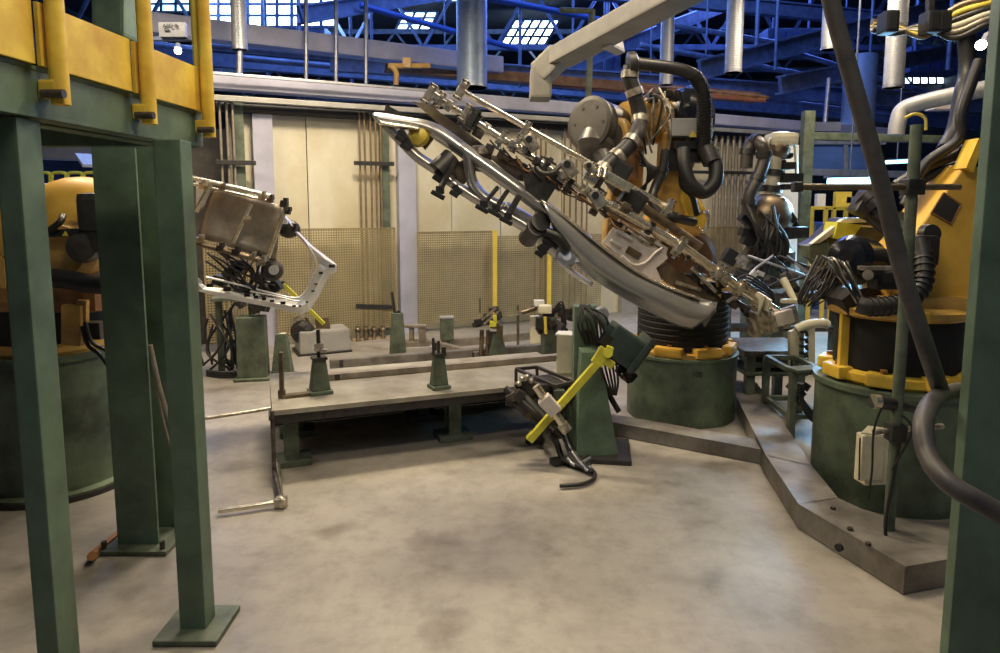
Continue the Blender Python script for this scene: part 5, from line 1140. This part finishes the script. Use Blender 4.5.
# upper right: hose tray, grey pipe, yellow hook
t = thing('hose_tray', P(930, 20, 4.5), 'bundle of yellowish hoses carried across the top right corner', 'hoses')
for k in range(6):
    MB().t([P(872, 22 + k * 1.5, 4.6), P(895, 24 + k * 1.8, 4.6), P(925, 22 - 2 * k + 14, 4.5), P(955, 8 + k * 6, 4.4), P(990, -2 + k * 5, 4.3), P(1020, -10 + k * 6, 4.3)], .022).done('hose', ['brownmetal', 'paleyellow', 'rubber', 'cream', 'pipe', 'gunmetal'][k], t)
for px in (888, 930, 940, 965): MB().bb(P(px, 23 if px < 950 else 20, 4.45), (.09, .12, .14), .02).done('hose_clamp', 'black', t)
for px in (930, 967): MB().m(P(px, -40, 4.5), P(px, 22, 4.5), .04, .04, up=(0, 1, 0)).done('hanger', 'gunmetal', t)
hose(t, [P(965, 25, 4.4), P(967, 70, 4.4), P(962, 95, 4.3), P(955, 130, 4.2), P(945, 150, 4.1)], .05, m='black')
t = thing('air_pipe', P(940, 100, 8.5), 'grey air pipe coming from the right and bending down above the blue lights', 'pipe')
MB().t([P(1010, 84, 8), P(960, 94, 8.2), P(920, 103, 8.4), P(903, 110, 8.5), P(898, 122, 8.5), P(896, 135, 8.5)], .10, 8, 18).done('pipe', 'ductgrey', t)
tag(MB().bb(P(943, 105, 9), (.36, .2, .14), .01).done('cable_box', 'pressed'), 'pale brownish box under the grey air pipe', 'box')
tag(MB().t([P(905, 118, 7), P(915, 114, 7), P(925, 118, 7), P(926, 130, 7)], .016).done('yellow_hook', 'paleyellow'), 'small yellow pipe hook below the grey air pipe', 'hook')
t = thing('wall_console', W(210, 120, -.5), 'blue panel and grey pipes seen between the platform corner and the left wall pipes', 'panel')
MB().bb(P(199, 160, 8.2), (.16, .1, .5)).done('panel', 'bluepanel', t)
# distant hall machinery layer behind beam (dark silhouettes)
random.seed(55)
for i, (px, lab) in enumerate(((300, 'dark air handling box hung in the roof space beside the left hanger rods'), (590, 'dark air handling box hung in the roof space left of the slim bright duct'), (790, 'dark air handling box hung in the roof space right of the hanging duct end'), (930, 'dark air handling box hung in the roof space at far right'))):
    t = thing('roof_unit', P(px, 60, 19), lab, 'ventilation unit')
    c = P(px, 50 + random.uniform(-10, 20), 19); MB().bb(c, (1.6, .8, .7), .03).done('case', 'bluesteel', t)
    for k in range(5): MB().bb(c + V(-.6 + k * .3, -.42, 0), (.05, .05, .5)).done('louvre', 'bluepanel', t)
    MB().c(c + V(.5, 0, .3), c + V(.5, 0, 3), .03).c(c + V(-.5, 0, .3), c + V(-.5, 0, 3), .03).done('hanger', 'bluesteel', t)
# ============================================================ LIGHT
def area(name, loc, tgt, sx, sy, e, col):
    l = bpy.data.lights.new(name, 'AREA'); l.shape = 'RECTANGLE'; l.size = sx; l.size_y = sy; l.energy = e; l.color = col
    o = bpy.data.objects.new(name, l); COL.objects.link(o); o.location = loc; o.rotation_euler = (Vector(tgt) - Vector(loc)).to_track_quat('-Z', 'Y').to_euler(); return o
WARM = (1.0, .83, .58)
def hl(x, y, z, e, lab, col=WARM):   # hall lamp : fixture + light
    t_ = thing('hall_lamp', (x, y, z), lab, 'lamp', 'hall lamps over the cell')
    MB().bb((x, y, z + .06), (1.3, .3, .08), .01).done('housing', 'galv', t_)
    for dx in (-.55, .55): MB().c((x + dx, y, z + .1), (x + dx, y, 9.02), .01, seg=6).done('suspension_rod', 'galv', t_)
    area('lamp_light', (x, y, z), (x, y, 0), 1.2, .25, e, col)
hl(-1.2, 5.6, 4.3, 200, 'added unseen strip lamp lighting the right part of the long grey beam')
hl(1.8, 4.0, 4.3, 90, 'added unseen strip lamp lighting the right part of the long grey beam')
hl(.2, 3.0, 4.6, 40, 'added unseen strip lamp lighting the right part of the long grey beam')
hl(-3.6, 5.2, 4.2, 90, 'added unseen strip lamp lighting the right part of the long grey beam')
hl(3.4, 7.2, 4.6, 70, 'added unseen strip lamp lighting the right part of the long grey beam')
hl(4.6, 8.0, 4.5, 110, 'added unseen strip lamp lighting the right part of the long grey beam')  # unseen lamp, added to light the dim right end of the beam
hl(.1, 1.3, 4.3, 55, 'added unseen strip lamp lighting the right part of the long grey beam')  # unseen warm fill, added for the kick boards and post fronts
# daylight through the roof lights
area('daylight_left', (-6, 19, 8.6), (-3, 14, 3), 8, 3, 2300, (.22, .42, 1.0))
area('daylight_right', (6, 19, 8.6), (5, 14, 4), 10, 3, 1400, (.14, .26, 1.0))
area('daylight_near', (0, 10.5, 8.4), (0, 14, 4), 12, 2, 900, (.2, .36, 1.0))
area('daylight_back', (0, -2, 7), (0, 3, 0), 8, 3, 70, (.6, .78, 1.0))
area('tube_glow', tuple(P(850, 184, 7.8)), tuple(P(850, 260, 7.0)), 1.2, .2, 110, (.3, .65, 1.0))
w = bpy.data.worlds.new('world'); SC.world = w; w.use_nodes = True
w.node_tree.nodes['Background'].inputs[0].default_value = (.25, .35, .6, 1); w.node_tree.nodes['Background'].inputs[1].default_value = .08
# ============================================================ CAMERA
cd = bpy.data.cameras.new('camera'); cam = bpy.data.objects.new('camera', cd); COL.objects.link(cam)
cam.location = O; cam.rotation_euler = (math.pi / 2 - PT, 0, 0)
cd.sensor_width = 36; cd.lens = F / 1000 * 36; cd.shift_y = -(326.5 - CY) / 1000; cd.clip_start = .05; cd.clip_end = 200
SC.camera = cam
for o in bpy.data.objects:
    if '_w' in o: del o['_w']
vs_ = SC.view_settings; vs_.view_transform = 'Standard'; vs_.look = 'None'; vs_.gamma = 1; vs_.use_curve_mapping = False; vs_.exposure = 0.0
SC.cycles.use_denoising = True
